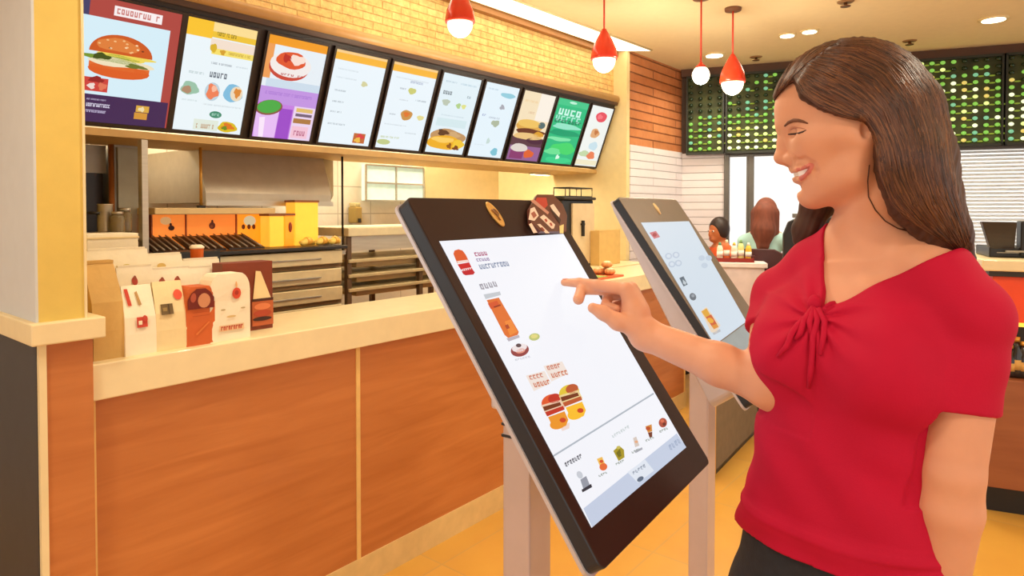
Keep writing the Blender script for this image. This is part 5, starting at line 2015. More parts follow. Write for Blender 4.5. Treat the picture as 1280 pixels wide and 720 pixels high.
def sitter(px, py, Y, ang, label, shirt, hair, skin, long_hair, scale=1.0, lean=.0, seat=.62):
    """seated figure: head top near the photo point; ang is the direction faced"""
    top = at_y(px, py, Y)
    H = top.z
    base = Vector((top.x, Y, 0))
    M = frame(base, ang)
    r = empty('person', base, label, 'person')
    s = scale
    W = lambda x, y, z: M @ Vector((x, y, z))      # x left, -y forward
    zs = H - .84 * s
    hd = W(0, -.03 - lean, H - .12 * s)
    F_ = Field(np.arange(base.x - .55, base.x + .55, .009), np.arange(Y - .6, Y + .6, .009), np.arange(max(0.0, zs - .62), H + .03, .009))
    F_.ell(hd, (.076 * s, .092 * s, .112 * s), (M.to_3x3() @ Vector((1, 0, 0)), M.to_3x3() @ Vector((0, 1, 0)), Vector((0, 0, 1))), .01)
    F_.cone(W(0, -.02 - lean, H - .18 * s), W(0, -.01, H - .29 * s), .046 * s, .055 * s, .02)
    F_.cone(W(0, -.12 - lean, H - .13 * s), W(0, -.118 - lean, H - .16 * s), .012, .016, .015)
    F_.cone(W(0, -.095 - lean, H - .20 * s), W(0, -.06 - lean, H - .205 * s), .026, .03, .02)
    for a in (-1, 1):
        F_.cone(W(a * .06 * s, 0, H - .30 * s), W(a * .16 * s, 0, H - .34 * s), .05 * s, .048 * s, .04)
        F_.chain([W(a * .17 * s, 0, H - .35 * s), W(a * .21 * s, -.06, H - .56 * s), W(a * .15 * s, -.27, H - .52 * s)], [.045 * s, .037 * s, .028 * s], .015)
        F_.chain([W(a * .15 * s, -.27, H - .52 * s), W(a * .13 * s, -.34, H - .52 * s), W(a * .12 * s, -.40, H - .53 * s)], [.026 * s, .026 * s, .016 * s], .01)
        F_.chain([W(a * .09 * s, 0, zs + .09), W(a * .11 * s, -.40 * s, zs + .07), W(a * .11 * s, -.38 * s, zs - .33)], [.085 * s, .065 * s, .045 * s], .03)
        F_.chain([W(a * .11 * s, -.38 * s, zs - .33), W(a * .11 * s, -.37 * s, zs - .45), W(a * .115 * s, -.48 * s, zs - .48)], [.045 * s, .036 * s, .03 * s], .02)
    F_.chain([W(0, 0, H - .36 * s), W(0, .02, H - .55 * s), W(0, .02, zs + .10)], [.115 * s, .11 * s, .13 * s], .05)
    V, Qd = F_.mesh()
    cen = V[Qd].mean(1)
    L = np.array(M.inverted())
    loc = cen @ L[:3, :3].T + L[:3, 3]
    mi = np.zeros(len(Qd), np.int32)
    mi[(loc[:, 2] < H - .275 * s) & ~((loc[:, 1] < -.24) & (loc[:, 2] > zs + .2))] = 1
    mi[(loc[:, 2] < zs + .14) & ((loc[:, 1] < -.08) | (loc[:, 2] < zs + .06))] = 2
    mesh_obj('body', V, Qd, [skin, shirt, mat('dark_trousers', (46, 44, 56), rough=.7)], r, mi)
    # hair: cap or long fall, one mesh
    H_ = Field(np.arange(base.x - .2, base.x + .2, .007), np.arange(Y - .25, Y + .25, .007), np.arange(H - .42, H + .05, .007))
    ax3 = (M.to_3x3() @ Vector((1, 0, 0)), M.to_3x3() @ Vector((0, 1, 0)), Vector((0, 0, 1)))
    H_.ell(W(0, .008 - .03 - lean, H - .105 * s), (.088 * s, .098 * s, .115 * s), ax3, .01)
    if long_hair:
        H_.chain([W(0, .06 - lean, H - .12 * s), W(0, .09 - lean * .5, H - .26 * s), W(0, .11, H - .37 * s)], [.085 * s, .082 * s, .05 * s], .04)
        for a in (-1, 1):
            H_.chain([W(a * .06, .02 - lean, H - .12 * s), W(a * .075, .03 - lean, H - .28 * s)], [.045 * s, .03 * s], .03)
    H_.ell(W(0, -.125 - lean, H - .17 * s), (.09 * s, .075 * s, .10 * s), ax3, .015, 's')
    V, Qd = H_.mesh()
    mesh_obj('hair', V, Qd, [hair], r)
    for a in (-1, 1):
        MB().ball(W(a * .03 * s, -.108 - lean, H - .125 * s), (.0085 * s,) * 3, mat('eye_white', (240, 236, 230), rough=.3), 10).ball(W(a * .03 * s, -.1145 - lean, H - .125 * s), (.0055 * s,) * 3, mat('eye_dark', (40, 26, 20), rough=.2), 8).build('eye', None, r, world=True)
    MB().tube([W(-.022 * s, -.116 - lean, H - .186 * s), W(0, -.124 - lean, H - .189 * s), W(.022 * s, -.116 - lean, H - .186 * s)], [.002, .004, .002], mat('lips2', (150, 70, 60), rough=.4), 8).build('lips', None, r, world=True)
    return r, M, zs


M_hair2 = mat('black_hair', (44, 26, 20), rough=.5, noise=.2, scale=40)
M_hair3 = mat('auburn_hair', (112, 56, 38), rough=.75, noise=.25, scale=40, stretch=(1, 1, .2))
ps1, Ms1, z1 = sitter(902, 272, 5.52, radians(-68), 'person in orange top with short dark hair seated behind the red tray', mat('orange_shirt', (226, 92, 40), rough=.8), M_hair2, M_skin2, False, .9)
ps2, Ms2, z2 = sitter(957, 248, 5.0, radians(150), 'person in pale teal top with long auburn hair seated by the window post', mat('teal_shirt', (176, 218, 216), rough=.8, noise=.05), M_hair3, mat('fair_skin2', (226, 168, 132), rough=.55, sss=.05), True, .95)
chair(Ms1 @ Matrix.Translation((0, .03, 0)), 'dark chair under the person in orange', (60, 50, 48), z1 - .005)
chair(Ms2 @ Matrix.Translation((0, .03, 0)), 'maroon black chair under the person in teal', (70, 34, 38), z2 - .005)
# dark bench backs and bar at the window behind the woman's chin
q = at_y(994, 267, 5.5)
GM = frame(Vector((q.x, 5.5, 0)), radians(-21))
r = empty('window_bar', GM, 'grey bar ledge along the window behind the woman\'s chin', 'ledge')
MB().bx(-.02, .8, -.08, .1, q.z - .035, q.z, bevel=.004).build('ledge', mat('ledge_grey', (110, 104, 100), rough=.5), r)
for x in (.03, .75):
    MB().bx(x - .02, x + .02, -.02, .06, 0, q.z - .035).build('bracket_leg', M_darksteel, r)
q2 = at_y(1006, 271, 4.35)
chair(frame(Vector((q2.x, 4.35, 0)), radians(172)), 'black round backed chair between the person in teal and the woman', (26, 24, 26), q2.z - .43)
# ------------------------------------------------------------------ the woman at the kiosk
def U2(a):
    return Vector((a[0], a[1], 0)).normalized()


SH = U2((.669, -.743))           # towards her left shoulder
FB = U2((-.743, -.669))          # the way her chest faces
Hc = at_y(1090, 165, .955)
ev = U2((Hc.x, Hc.y))
pr = Vector((-ev.y, ev.x, 0))
ph = radians(7)
HF = (pr * cos(ph) - ev * sin(ph)).normalized()      # the way her face points
HL = (-ev * cos(ph) - pr * sin(ph)).normalized()     # her left (towards the camera)
UP = Vector((0, 0, 1))
HAX = (HF, HL, UP)


def HP(px, py, l=0.0):
    return on_plane(px, py, Hc + HL * l, HL)


TZ = np.array([.60, .78, .86, .93, 1.00, 1.08, 1.15, 1.21, 1.26, 1.30, 1.335, 1.37])
TA = np.array([.145, .152, .150, .142, .132, .124, .125, .130, .130, .116, .085, .05])
TB = np.array([.100, .106, .104, .098, .094, .088, .088, .092, .086, .072, .056, .042])
TCX = np.array([.490, .490, .491, .493, .496, .500, .505, .508, .511, .513, .516, .519])
TCY = np.array([.975, .975, .973, .970, .968, .966, .965, .965, .966, .968, .97, .972])


def torso_fn(off, wr=None):
    def fn(X, Y, Z):
        z = Z[0, 0, :]
        a = np.interp(z, TZ, TA)[None, None, :] + off
        b = np.interp(z, TZ, TB)[None, None, :] + off
        cx = np.interp(z, TZ, TCX)[None, None, :]
        cy = np.interp(z, TZ, TCY)[None, None, :]
        dx, dy = X - cx, Y - cy
        s = dx * SH.x + dy * SH.y
        f = dx * FB.x + dy * FB.y
        q = (np.abs(s / a) ** 2.3 + np.abs(f / b) ** 2.3) ** (1 / 2.3)
        d = (q - 1) * np.minimum(a, b)
        return np.maximum(d, Z - (1.355 + off))
    return fn


def Tp(s, f, z):
    cx, cy = np.interp(z, TZ, TCX), np.interp(z, TZ, TCY)
    return Vector((cx, cy, z)) + SH * s + FB * f


SR = at_y(975, 373, 1.075)       # far (right) shoulder joint
SL = at_y(1211, 394, .855)       # near (left) shoulder joint
ER = at_y(963, 481, 1.0)
WR = at_y(807, 418, 1.13)
EL = at_y(1190, 590, .845)
WL = at_y(1178, 740, .86)
NB = Tp(0, -.012, 1.378)         # base of the neck


def trunk(Fd, off, k=.035):
    Fd.apply(torso_fn(off), [.2, .7, .6], [.8, 1.3, 1.46], .01)
    for a in (-1, 1):
        Fd.ell(Tp(a * .064, .050, 1.215), (.054 + off, .054 + off, .056 + off), (SH, FB, UP), .05)
    Fd.cone(NB - UP * .032, SR, .048 + off, .037 + off, .02)
    Fd.cone(NB - UP * .028, SL, .050 + off, .041 + off, .03)
    Fd.chain([NB + UP * .012, at_y(1163, 334, .895), SL], [.044 + off, .038 + off, .038 + off], .03)
    Fd.chain([NB + UP * .012, at_y(1018, 332, 1.035), SR], [.040 + off, .034 + off, .036 + off], .02)


B = Field(span((.03, .24, .0015), (.24, .34, .0022), (.34, .64, .0015), (.64, .75, .0025)),
          span((.70, 1.26, .0021)),
          span((.62, 1.05, .004), (1.05, 1.36, .002), (1.36, 1.70, .0015)))
trunk(B, -.006)
# collar bones
for a in (1,):
    B.cone(Tp(a * .025, .046, 1.318), Tp(a * .075, .034, 1.328), .006, .006, .02)
# ---- head: first a plain form, then lips, smile and nostrils laid on its surface
def head_base(B):
    B.cone(NB - UP * .01, HP(1098, 225), .050, .0435, .03)
    B.cone(HP(1098, 232), HP(1092, 180), .0435, .048, .03)
    # skull
    B.ell(HP(1076, 144), (.088, .072, .090), HAX, .02)
    B.ell(HP(1037, 135), (.0765, .060, .078), HAX, .03)
    B.ell(HP(1043, 188), (.0585, .053, .066), HAX, .03)
    # jaw, chin, cheeks
    for l in (-1, 1):
        B.cone(HP(1017, 243, l * .010), HP(1064, 216, l * .044), .0145, .016, .022)
        B.cone(HP(1064, 216, l * .044), HP(1078, 180, l * .058), .016, .014, .022)
        B.ell(HP(1018, 190, l * .034), (.024, .0175, .019), HAX, .02)
        B.cone(HP(1012, 172, l * .046), HP(1060, 166, l * .062), .011, .010, .025)
    B.ell(HP(1036, 222), (.034, .038, .028), HAX, .03)
    B.ell(HP(1013.5, 246.5), (.0145, .017, .0135), HAX, .014)
    # brow
    B.ell(HP(979.5, 157.5, 0), (.0085, .011, .009), HAX, .012)
    for l in (-1, 1):
        B.cone(HP(985, 154, l * .012), HP(1006, 153, l * .040), .0085, .008, .014)
    # eye sockets, lids
    for l in (-1, 1):
        B.ell(HP(997, 166, l * .031), (.008, .012, .008), HAX, .012, 's')
        B.ell(HP(1001, 165.8, l * .0285), (.0125, .0135, .0115), HAX, .004)
    # nose
    B.chain([HP(981.5, 163), HP(979.5, 178), HP(977, 195.5)], [.0074, .0080, .0102], .008)
    B.cone(HP(976.5, 197.5), HP(984, 203), .0088, .006, .007)
    for l in (-1, 1):
        B.ell(HP(987.5, 199.3, l * .0122), (.0100, .0074, .0086), HAX, .005)
    # muzzle
    B.ell(HP(1006, 214.5), (.0170, .026, .020), HAX, .014)


H0 = Field(span((.33, .64, .0025)), span((.84, 1.08, .0025)), span((1.38, 1.66, .0025)))
head_base(H0)
V0, Q0 = H0.mesh()
hb0 = BVHTree.FromPolygons([tuple(v) for v in V0], [tuple(q) for q in Q0])


def on0(px, py, off=0.0):
    d = ray(px, py).normalized()
    h = hb0.ray_cast(CAM, d)
    if h[0] is None:
        return HP(px, py, .02)
    n = h[1] if h[1].dot(d) < 0 else -h[1]
    return h[0] + n * off


def mir(p):
    return p - HL * (2 * (p - Hc).dot(HL))


head_base(B)
LU, LLo = [], []
up_n = [HP(989.5, 211.5, 0), on0(996, 211.8), on0(1003, 210.4), on0(1009.5, 207.8), on0(1014, 205.6)]
lo_n = [HP(995.5, 225.2, 0), on0(1000.5, 224), on0(1005.5, 220), on0(1010.5, 214.2), on0(1014.2, 207.2)]
ga_n = [HP(990, 218.8, 0), on0(996, 218.2, .001), on0(1002.5, 216, .001), on0(1008.5, 212, .001), on0(1013, 207.5, .001)]
for f in (lambda p: p, mir):
    up_, lo_, ga_ = [f(p) for p in up_n], [f(p) for p in lo_n], [f(p) for p in ga_n]
    B.chain(up_, [.0027, .0027, .0025, .0020, .0012], .003)
    B.chain(lo_, [.0038, .0038, .0034, .0025, .0012], .003)
    LU.append(up_)
    LLo.append(lo_)
    B.chain(ga_, [.0040, .0038, .0034, .0025, .0006], .0014, 's')
    # smile crease, nostril, groove round the wing of the nose
    B.chain([f(on0(992.5, 200, .001)), f(on0(1006, 199, .001)), f(on0(1016, 205, .001)), f(on0(1019.5, 214, .001)), f(on0(1018, 222, .001))], [.0006, .0018, .0020, .0018, .0006], .006, 's')
    B.chain([f(on0(989.5, 192, .001)), f(on0(994.5, 197, .001)), f(on0(994, 204, .001))], [.0008, .0018, .0014], .003, 's')
    B.ell(f(HP(984.5, 206, .0068)), (.0052, .0028, .0032), HAX, .002, 's')
B.ell(HP(999, 234.5, 0), (.006, .016, .0042), HAX, .010, 's')
# ears
for l in (-1, 1):
    B.ell(HP(1083, 163, l * .068), (.0115, .0065, .021), HAX, .006)
    B.ell(HP(1081.5, 177.5, l * .068), (.0062, .005, .0072), HAX, .005)
    B.ell(HP(1081.5, 162, l * .074), (.0055, .005, .011), HAX, .004, 's')

# near arm, hanging
B.chain([SL, SL * .5 + EL * .5, EL], [.040, .0405, .0365], .006)
B.chain([EL, EL * .7 + WL * .3, WL], [.0365, .0385, .027], .006)
HL0 = WL
hd_ = (WL - EL).normalized()
for i, (s_, L_) in enumerate(((-.024, .070), (-.008, .078), (.008, .073), (.023, .058))):
    sd = U2((.5, .85))
    k0 = WL + hd_ * .02 + sd * s_ * .6
    k1 = WL + hd_ * .075 + sd * s_ * 1.15
    cu = Vector((-.8, -.2, 0)) * .012
    B.chain([k0, k1], [.016, .0105], .012)
    B.chain([k1, k1 + hd_ * L_ * .5 + cu * .4, k1 + hd_ * L_ * .8 + cu * 1.4, k1 + hd_ * L_ + cu * 2.4], [.0095, .0088, .0082, .0065], .003)
B.chain([WL + hd_ * .02 + U2((-.4, -.8)) * .016, WL + hd_ * .055 + U2((-.5, -.8)) * .034, WL + hd_ * .095 + U2((-.6, -.7)) * .036], [.016, .0115, .008], .008)

# far arm, reaching to the screen
B.chain([SR, ER], [.042, .036], .02)
mid = ER * .62 + WR * .38
B.chain([ER, mid, WR], [.0345, .0325, .0262], .015)


def hp3(px, py, Y):
    return at_y(px, py, Y)


YT = on_plane(700, 353, TL1, KN).y      # where the screen glass is
fi = on_plane(705.5, 353, TL1 + KN * .0068, KN)
hw = [hp3(796, 402, 1.125), hp3(790, 384, 1.13)]
MI, MM, MR, MP = hp3(783, 362, 1.145), hp3(789, 361, 1.162), hp3(792, 365, 1.18), hp3(794, 371, 1.195)
B.cone(WR, hp3(795, 402, 1.135), .0275, .0255, .012)
for q_, r_ in ((MI, .0128), (MM, .0125), (MR, .012), (MP, .0115)):
    B.cone(hp3(797, 402, 1.13) * .7 + q_ * .3 - (q_ - MM) * .3, q_, .0185, r_, .012)
# index, straight, touching the glass
ip = MI + (fi - MI) * .46 + UP * .002
idp = MI + (fi - MI) * .75 + UP * .0022
B.chain([MI, ip, idp, fi], [.0118, .0100, .0090, .0068], .003)
# middle finger, curled behind the index so that its tip shows under it
B.chain([MM, hp3(752, 362, 1.175), hp3(727, 362, 1.172), hp3(723, 374, 1.155)], [.0115, .0098, .0094, .0098], .003)
# ring and little finger curled into the palm
B.chain([MR, hp3(760, 370, 1.185), hp3(757, 382, 1.165), hp3(770, 386, 1.15)], [.0112, .0096, .0088, .0078], .003)
B.chain([MP, hp3(768, 382, 1.195), hp3(767, 391, 1.175), hp3(777, 393, 1.158)], [.0105, .0088, .008, .007], .003)
# thumb
B.chain([hp3(797, 409, 1.125), hp3(772, 402, 1.125), hp3(754, 391, 1.128), hp3(741, 385, 1.13)], [.0185, .0142, .0118, .0090], .008)

V, Qd = B.mesh()
del B
cen = V[Qd].mean(1)


def near_poly(P, pts, rad):
    best = np.full(len(P), 9.0)
    for a, b in zip(pts[:-1], pts[1:]):
        a, b = np.array(a), np.array(b)
        ab = b - a
        t = np.clip(((P - a) @ ab) / (ab @ ab), 0, 1)
        best = np.minimum(best, np.linalg.norm(P - a - t[:, None] * ab, axis=1))
    return best < rad


mi = np.zeros(len(Qd), np.int32)
hm = np.where(cen[:, 2] > 1.40)[0]
P_ = cen[hm]
lip = np.zeros(len(hm), bool)
for c_ in LU:
    lip |= near_poly(P_, c_, .0031)
for c_ in LLo:
    lip |= near_poly(P_, c_, .0042)
mi[hm[lip]] = 1
M_skin = mat('skin', (219, 157, 124), rough=.48, noise=.03, scale=30, sss=.12, spec=.4)
M_lips = mat('lips', (206, 116, 104), rough=.32, noise=.03)
WB = Tp(0, 0, 0)
WB.z = 0
person = empty('person', WB, 'smiling woman with long brown hair and red t-shirt, pointing at the kiosk screen', 'person')
body = mesh_obj('body', V, Qd, [M_skin, M_lips], person, mi)
body_bvh = BVHTree.FromPolygons([tuple(v) for v in V], [tuple(q) for q in Qd])


def on_body(px, py, off=.0, bvh=None):
    d = ray(px, py).normalized()
    h = (bvh or body_bvh).ray_cast(CAM, d)
    return (h[0] + h[1] * off) if h[0] is not None else None


# teeth
tm = MB()
topn = [HP(990.8, 213.0, 0), on0(997, 213.2, -.0004), on0(1003.5, 212, -.0008), on0(1008.8, 209.4, -.0018), on0(1012.4, 207, -.002)]
botn = [HP(993.2, 222.6, 0), on0(998.8, 222.0, -.0004), on0(1004.6, 218.8, -.0008), on0(1009.4, 213.6, -.002), on0(1012.8, 208.2, -.002)]
ar = [(mir(p), mir(q)) for p, q in zip(topn[:0:-1], botn[:0:-1])] + list(zip(topn, botn))
fine = []
for (p0, q0), (p1, q1) in zip(ar[:-1], ar[1:]):
    for h in (0, .5):
        fine.append((p0.lerp(p1, h), q0.lerp(q1, h)))
fine.append(ar[-1])
for (p0, q0), (p1, q1) in zip(fine[:-1], fine[1:]):
    g = (p1 - p0) * .03
    tm.prism([p0 + g, p1 - g, q1 - g, q0 + g], -HF * .004)
tm.build('teeth', mat('teeth', (252, 246, 238), rough=.2, noise=0), person, None, world=True)


def feature(name, pts, rs, m, off=.0005, seg=8):
    P = [on_body(x, y, off) for x, y in pts]
    ok = [(p, r) for p, r in zip(P, rs) if p is not None]
    return MB().tube([p for p, _ in ok], [r for _, r in ok], m, seg).build(name, None, person, world=True)


M_brow = mat('brow_brown', (112, 68, 46), rough=.7, noise=.2, scale=200)
M_lash = mat('lash_dark', (58, 34, 28), rough=.6)
feature('eyebrow', [(981, 157.5), (986, 153), (992, 150.6), (998, 150.6), (1004, 152), (1010, 154.5)], [.0013, .0024, .0028, .0025, .0019, .0008], M_brow, .0003)
feature('eyelashes', [(985, 168), (989, 167.6), (994, 167.3), (999, 166.3), (1003.5, 164.8), (1008, 162.6)], [.0006, .0012, .0014, .0014, .0012, .0005], M_lash, .0002)
feature('eyelid_crease', [(987.5, 162.6), (992, 160.4), (997, 159.6), (1002, 160), (1007, 161.6)], [.0003, .0006, .0007, .0006, .0003], mat('lid_crease', (176, 108, 84), rough=.6), .0)
# far brow and lashes mirror the near ones, laid on the far side of the face
Lm = Matrix.Identity(3)
for nm in ('eyebrow', 'eyelashes'):
    src = [c for c in person.children if c.name.split('.')[0] == nm][0]
    o = src.copy()
    o.data = src.data.copy()
    COL.objects.link(o)
    hc = Hc - Vector(person.matrix_world.translation)
    for v in o.data.vertices:
        d = (v.co - hc).dot(HL)
        v.co = v.co - HL * (2 * d)
    o.data.flip_normals()
    o.parent = person

# finger nail on the pointing finger
nm_ = MB()
fd = (fi - idp).normalized()
nz = (UP - fd * fd.z).normalized()
nc = fi - fd * .003 + nz * .0062
ns = fd.cross(nz)
nm_.ball(nc, (.0068, .0048, .0014), None, 12, Matrix((fd, ns, nz)).transposed())
nm_.build('fingernail', mat('nail', (222, 150, 130), rough=.25, noise=0), person, world=True)

# ------------------------------------------------------------------ t-shirt
S = Field(span((.20, .78, .003)), span((.66, 1.28, .003)), span((.88, 1.45, .003)))
trunk(S, .004)
S.apply(lambda X, Y, Z: np.maximum(np.abs(Z - .945) - .03, torso_fn(.010)(X, Y, Z)), [.2, .7, .86], [.8, 1.3, .99], .02)
ua = (ER - SR).normalized()
ub = (EL - SL).normalized()
eR = at_y(944, 404, 1.06)
S.chain([SR + Vector((0, 0, .002)), SR + ua * .05, SR + ua * .12], [.043, .046, .049], .012)
S.chain([SL + Vector((0, 0, .002)), SL + ub * .06, SL + ub * .22], [.0455, .0460, .0455], .012)
for Fp, d, L_, r_ in ((SR, ua, .060, .0), (SL, ub, .122, .0)):
    # cut the sleeve square and hollow it round the arm
    c = Fp + d * L_

    def cut(X, Y, Z, c=c, d=d, Fp=Fp):
        h = (X - c.x) * d.x + (Y - c.y) * d.y + (Z - c.z) * d.z
        ax_ = np.sqrt((X - Fp.x) ** 2 + (Y - Fp.y) ** 2 + (Z - Fp.z) ** 2 - np.minimum(((X - Fp.x) * d.x + (Y - Fp.y) * d.y + (Z - Fp.z) * d.z) ** 2, 9))
        return np.maximum(-h, ax_ - (.078 if Fp is SR else .056))
    S.apply(cut, [c[i] - .13 for i in range(3)], [c[i] + .13 for i in range(3)], .002, 's')
    if Fp is SR:
        S.apply(torso_fn(.004), [.2, .7, .9], [.8, 1.3, 1.30], .01)
        for a in (-1, 1):
            S.ell(Tp(a * .064, .050, 1.215), (.058, .058, .060), (SH, FB, UP), .05)
    else:
        S.apply(torso_fn(.004), [.2, .7, .9], [.8, 1.3, 1.24], .01)
# neckline: everything above two planes that meet at the point of the V
best = (9e9, None)
for i in range(-60, 61):
    for z_ in (1.290, 1.295, 1.30, 1.305, 1.31):
        p = Tp(i * .002, 0, z_)
        p = p + FB * (np.interp(z_, TZ, TB) + .004) * max(0.0, 1 - abs(i * .002 / np.interp(z_, TZ, TA)) ** 2.3) ** (1 / 2.3)
        v = p - CAM
        e_ = abs(640 + F * v.x / v.y - 1027) + abs(HZ - F * v.z / v.y - 383)
        if e_ < best[0]:
            best = (e_, p)
Vp = best[1]
PL = at_y(1193, 312, .86)
PR = at_y(1042, 288, 1.02)


def plane_n(Q_):
    e = (Q_ - Vp).normalized()
    f = (FB - e * FB.dot(e)).normalized()
    n = e.cross(f)
    return n if n.z > 0 else -n


nL, nR = plane_n(PL), plane_n(PR)


def neck_cut(X, Y, Z):
    a = (X - Vp.x) * nL.x + (Y - Vp.y) * nL.y + (Z - Vp.z) * nL.z
    b = (X - Vp.x) * nR.x + (Y - Vp.y) * nR.y + (Z - Vp.z) * nR.z
    return -np.minimum(a, b)


S.apply(neck_cut, [.2, .6, 1.0], [.9, 1.4, 1.6], .002, 's')
# hem, hollow underneath
S.apply(lambda X, Y, Z: .935 - Z + X * 0 + Y * 0, [.1, .6, .8], [.9, 1.4, 1.5], .002, 'i')
S.apply(lambda X, Y, Z: np.maximum(torso_fn(.001)(X, Y, Z), Z - .95), [.2, .7, .85], [.8, 1.3, .99], .002, 's')


# folds
def folds(X, Y, Z):
    kx, ky, kz_ = Vp.x, Vp.y, Vp.z - .012
    s = (X - kx) * SH.x + (Y - ky) * SH.y
    f = (X - np.interp(Z[0, 0, :], TZ, TCX)[None, None, :]) * FB.x + (Y - np.interp(Z[0, 0, :], TZ, TCY)[None, None, :]) * FB.y
    dz = Z - kz_
    r = np.sqrt(s * s + dz * dz) + 1e-4
    an = np.arctan2(s, -dz)
    front = np.clip(f / .06, 0, 1)
    g = .0032 * np.sin(an * 11 + 1.2 * np.sin(r * 30)) * np.exp(-(r / .075) ** 2) * np.clip(r / .02, 0, 1) * front
    g = g + .0022 * np.sin(an * 5 + 2) * np.exp(-((r - .11) / .07) ** 2) * front
    s2 = (X - .49) * SH.x + (Y - .966) * SH.y
    g = g + .0022 * np.sin((Z * 1.0 + s2 * .55) * 62 + 2.2 * np.sin(s2 * 14)) * np.exp(-((Z - 1.06) / .09) ** 2)
    g = g + .0026 * np.sin((Z - s2 * .25) * 95 + 1.5 * np.sin(s2 * 22)) * np.exp(-((Z - .955) / .03) ** 2)
    g = g + .002 * np.sin((Z * .7 - s2 * .9) * 70) * np.exp(-((s2 - .13) / .05) ** 2 - ((Z - 1.15) / .08) ** 2)
    g = g + .0018 * np.sin((s2 * 1.1 + Z * .8) * 60) * np.exp(-((Z - 1.30) / .05) ** 2)
    g = g - .0018 * np.exp(-((Z - .972) / .0035) ** 2)
    return g


Xg, Yg, Zg = S.x[:, None, None], S.y[None, :, None], S.z[None, None, :]
S.v += folds(Xg, Yg, Zg).astype(np.float32)
V2, Q2 = S.mesh()
del S
M_shirt = mat('red_jersey', (184, 10, 52), rough=.78, noise=.04, scale=12, bump=.06, bscale=500, spec=.25)
shirt = mesh_obj('t_shirt', V2, Q2, [M_shirt], person)
sb = BVHTree.FromPolygons([tuple(v) for v in V2], [tuple(q) for q in Q2])


def on_shirt(px, py, off=.002):
    return on_body(px, py, off, sb)


tb_ = MB()
for pts in ([(1018, 384), (1008, 394), (999, 404), (990, 416), (984, 432), (972, 446)], [(1017, 386), (1007, 402), (998, 416), (993, 424)],
            [(1020, 386), (1022, 402), (1019, 422), (1018, 440), (1014, 462), (1011, 484)], [(1022, 386), (1030, 404), (1032, 420), (1026, 444)], [(1016, 388), (1012, 404), (1012, 420)]):
    P = [on_shirt(x, y, .0035) for x, y in pts]
    P = [p for p in P if p is not None]
    tb_.tube(P, [.004] + [.0042] * (len(P) - 2) + [.0024])
tb_.build('neck_tie', M_shirt, person, world=True)
P = [on_shirt(x, y, .001) for x, y in [(1018, 380), (1020, 388)]]
kn = MB()
kc = (P[0] or Vp)
kn.ball(kc, (.010, .009, .013), None, 14)
kn.build('tie_knot', M_shirt, person, world=True)

# ------------------------------------------------------------------ jeans and shoes
J = Field(span((.24, .74, .006)), span((.68, 1.26, .006)), span((.03, .99, .006)))
J.apply(lambda X, Y, Z: np.maximum(torso_fn(.001)(X, Y, Z), np.maximum(Z - .962, .80 - Z)), [.2, .6, .7], [.8, 1.3, 1.0], .01)
for a in (-1, 1):
    h_ = Tp(a * .078, 0, .80)
    kn_ = Vector((h_.x, h_.y, .48)) + FB * .01 + SH * a * .005
    an_ = Vector((h_.x, h_.y, .06)) - FB * .01 + SH * a * .01
    J.chain([h_, h_ * .5 + kn_ * .5, kn_, kn_ * .6 + an_ * .4, an_], [.088, .075, .056, .055, .043], .03)
V3, Q3 = J.mesh()
mesh_obj('jeans', V3, Q3, [mat('dark_denim', (34, 36, 44), rough=.8, noise=.2, scale=60, bump=.1, bscale=300)], person)
for a in (-1, 1):
    f0 = Tp(a * .088, -.02, .80)
    f0.z = 0
    sh = MB()
    rings = []
    for t, hw_, hh in ((-.055, .022, .05), (-.045, .033, .075), (0, .036, .085), (.06, .04, .062), (.12, .044, .048), (.165, .036, .04), (.185, .016, .026)):
        ring = []
        for k in range(16):
            an = 2 * pi * k / 16
            ring.append(f0 + FB * t + SH * (a * .012 * (t + .05) / .2 + hw_ * cos(an)) + UP * (hh / 2 * (1 + sin(an) * (1 if sin(an) > 0 else .98)) + .001))
        rings.append(ring)
    sh.loft(rings)
    sh.build('shoe', mat('black_shoe', (28, 26, 28), rough=.5), person, world=True)

# ------------------------------------------------------------------ hair
Hh = Field(span((.30, .70, .0022)), span((.80, 1.16, .0022)), span((1.30, 1.72, .0022)))
Hh.ell(HP(1072, 141), (.098, .085, .1055), HAX, .01)
Hh.ell(HP(1044, 126), (.086, .072, .080), HAX, .03)
Hh.chain([HP(1112, 140, .050), HP(1128, 200, .052), HP(1150, 245, .046), HP(1180, 288, .040), HP(1207, 322, .034)], [.044, .043, .038, .026, .012], .03)
Hh.chain([HP(1140, 140, .0), HP(1146, 200, .0), HP(1160, 255, .0), HP(1186, 300, .0)], [.040, .044, .036, .020], .03)
Hh.chain([HP(1120, 150, -.04), HP(1120, 220, -.05), HP(1120, 270, -.05)], [.046, .044, .03], .03)
Hh.chain([HP(1060, 140, -.052), HP(1040, 205, -.066), HP(1024, 250, -.072), HP(1008, 288, -.078), HP(1000, 312, -.076)], [.034, .026, .024, .018, .008], .02)
# face opening
cutp = [(930, 100), (968, 118), (979, 107), (992, 100), (1001, 124), (1026, 139.5), (1052, 149), (1070, 152), (1078, 152), (1087, 158), (1090, 172), (1091, 195), (1093, 214), (1100, 236), (1110, 256), (1112, 330), (930, 330)]
cu = []
for x, y in cutp:
    p = HP(x, y, .06)
    cu.append(((p - Hc).dot(HF), p.z))
cu = np.array(cu)


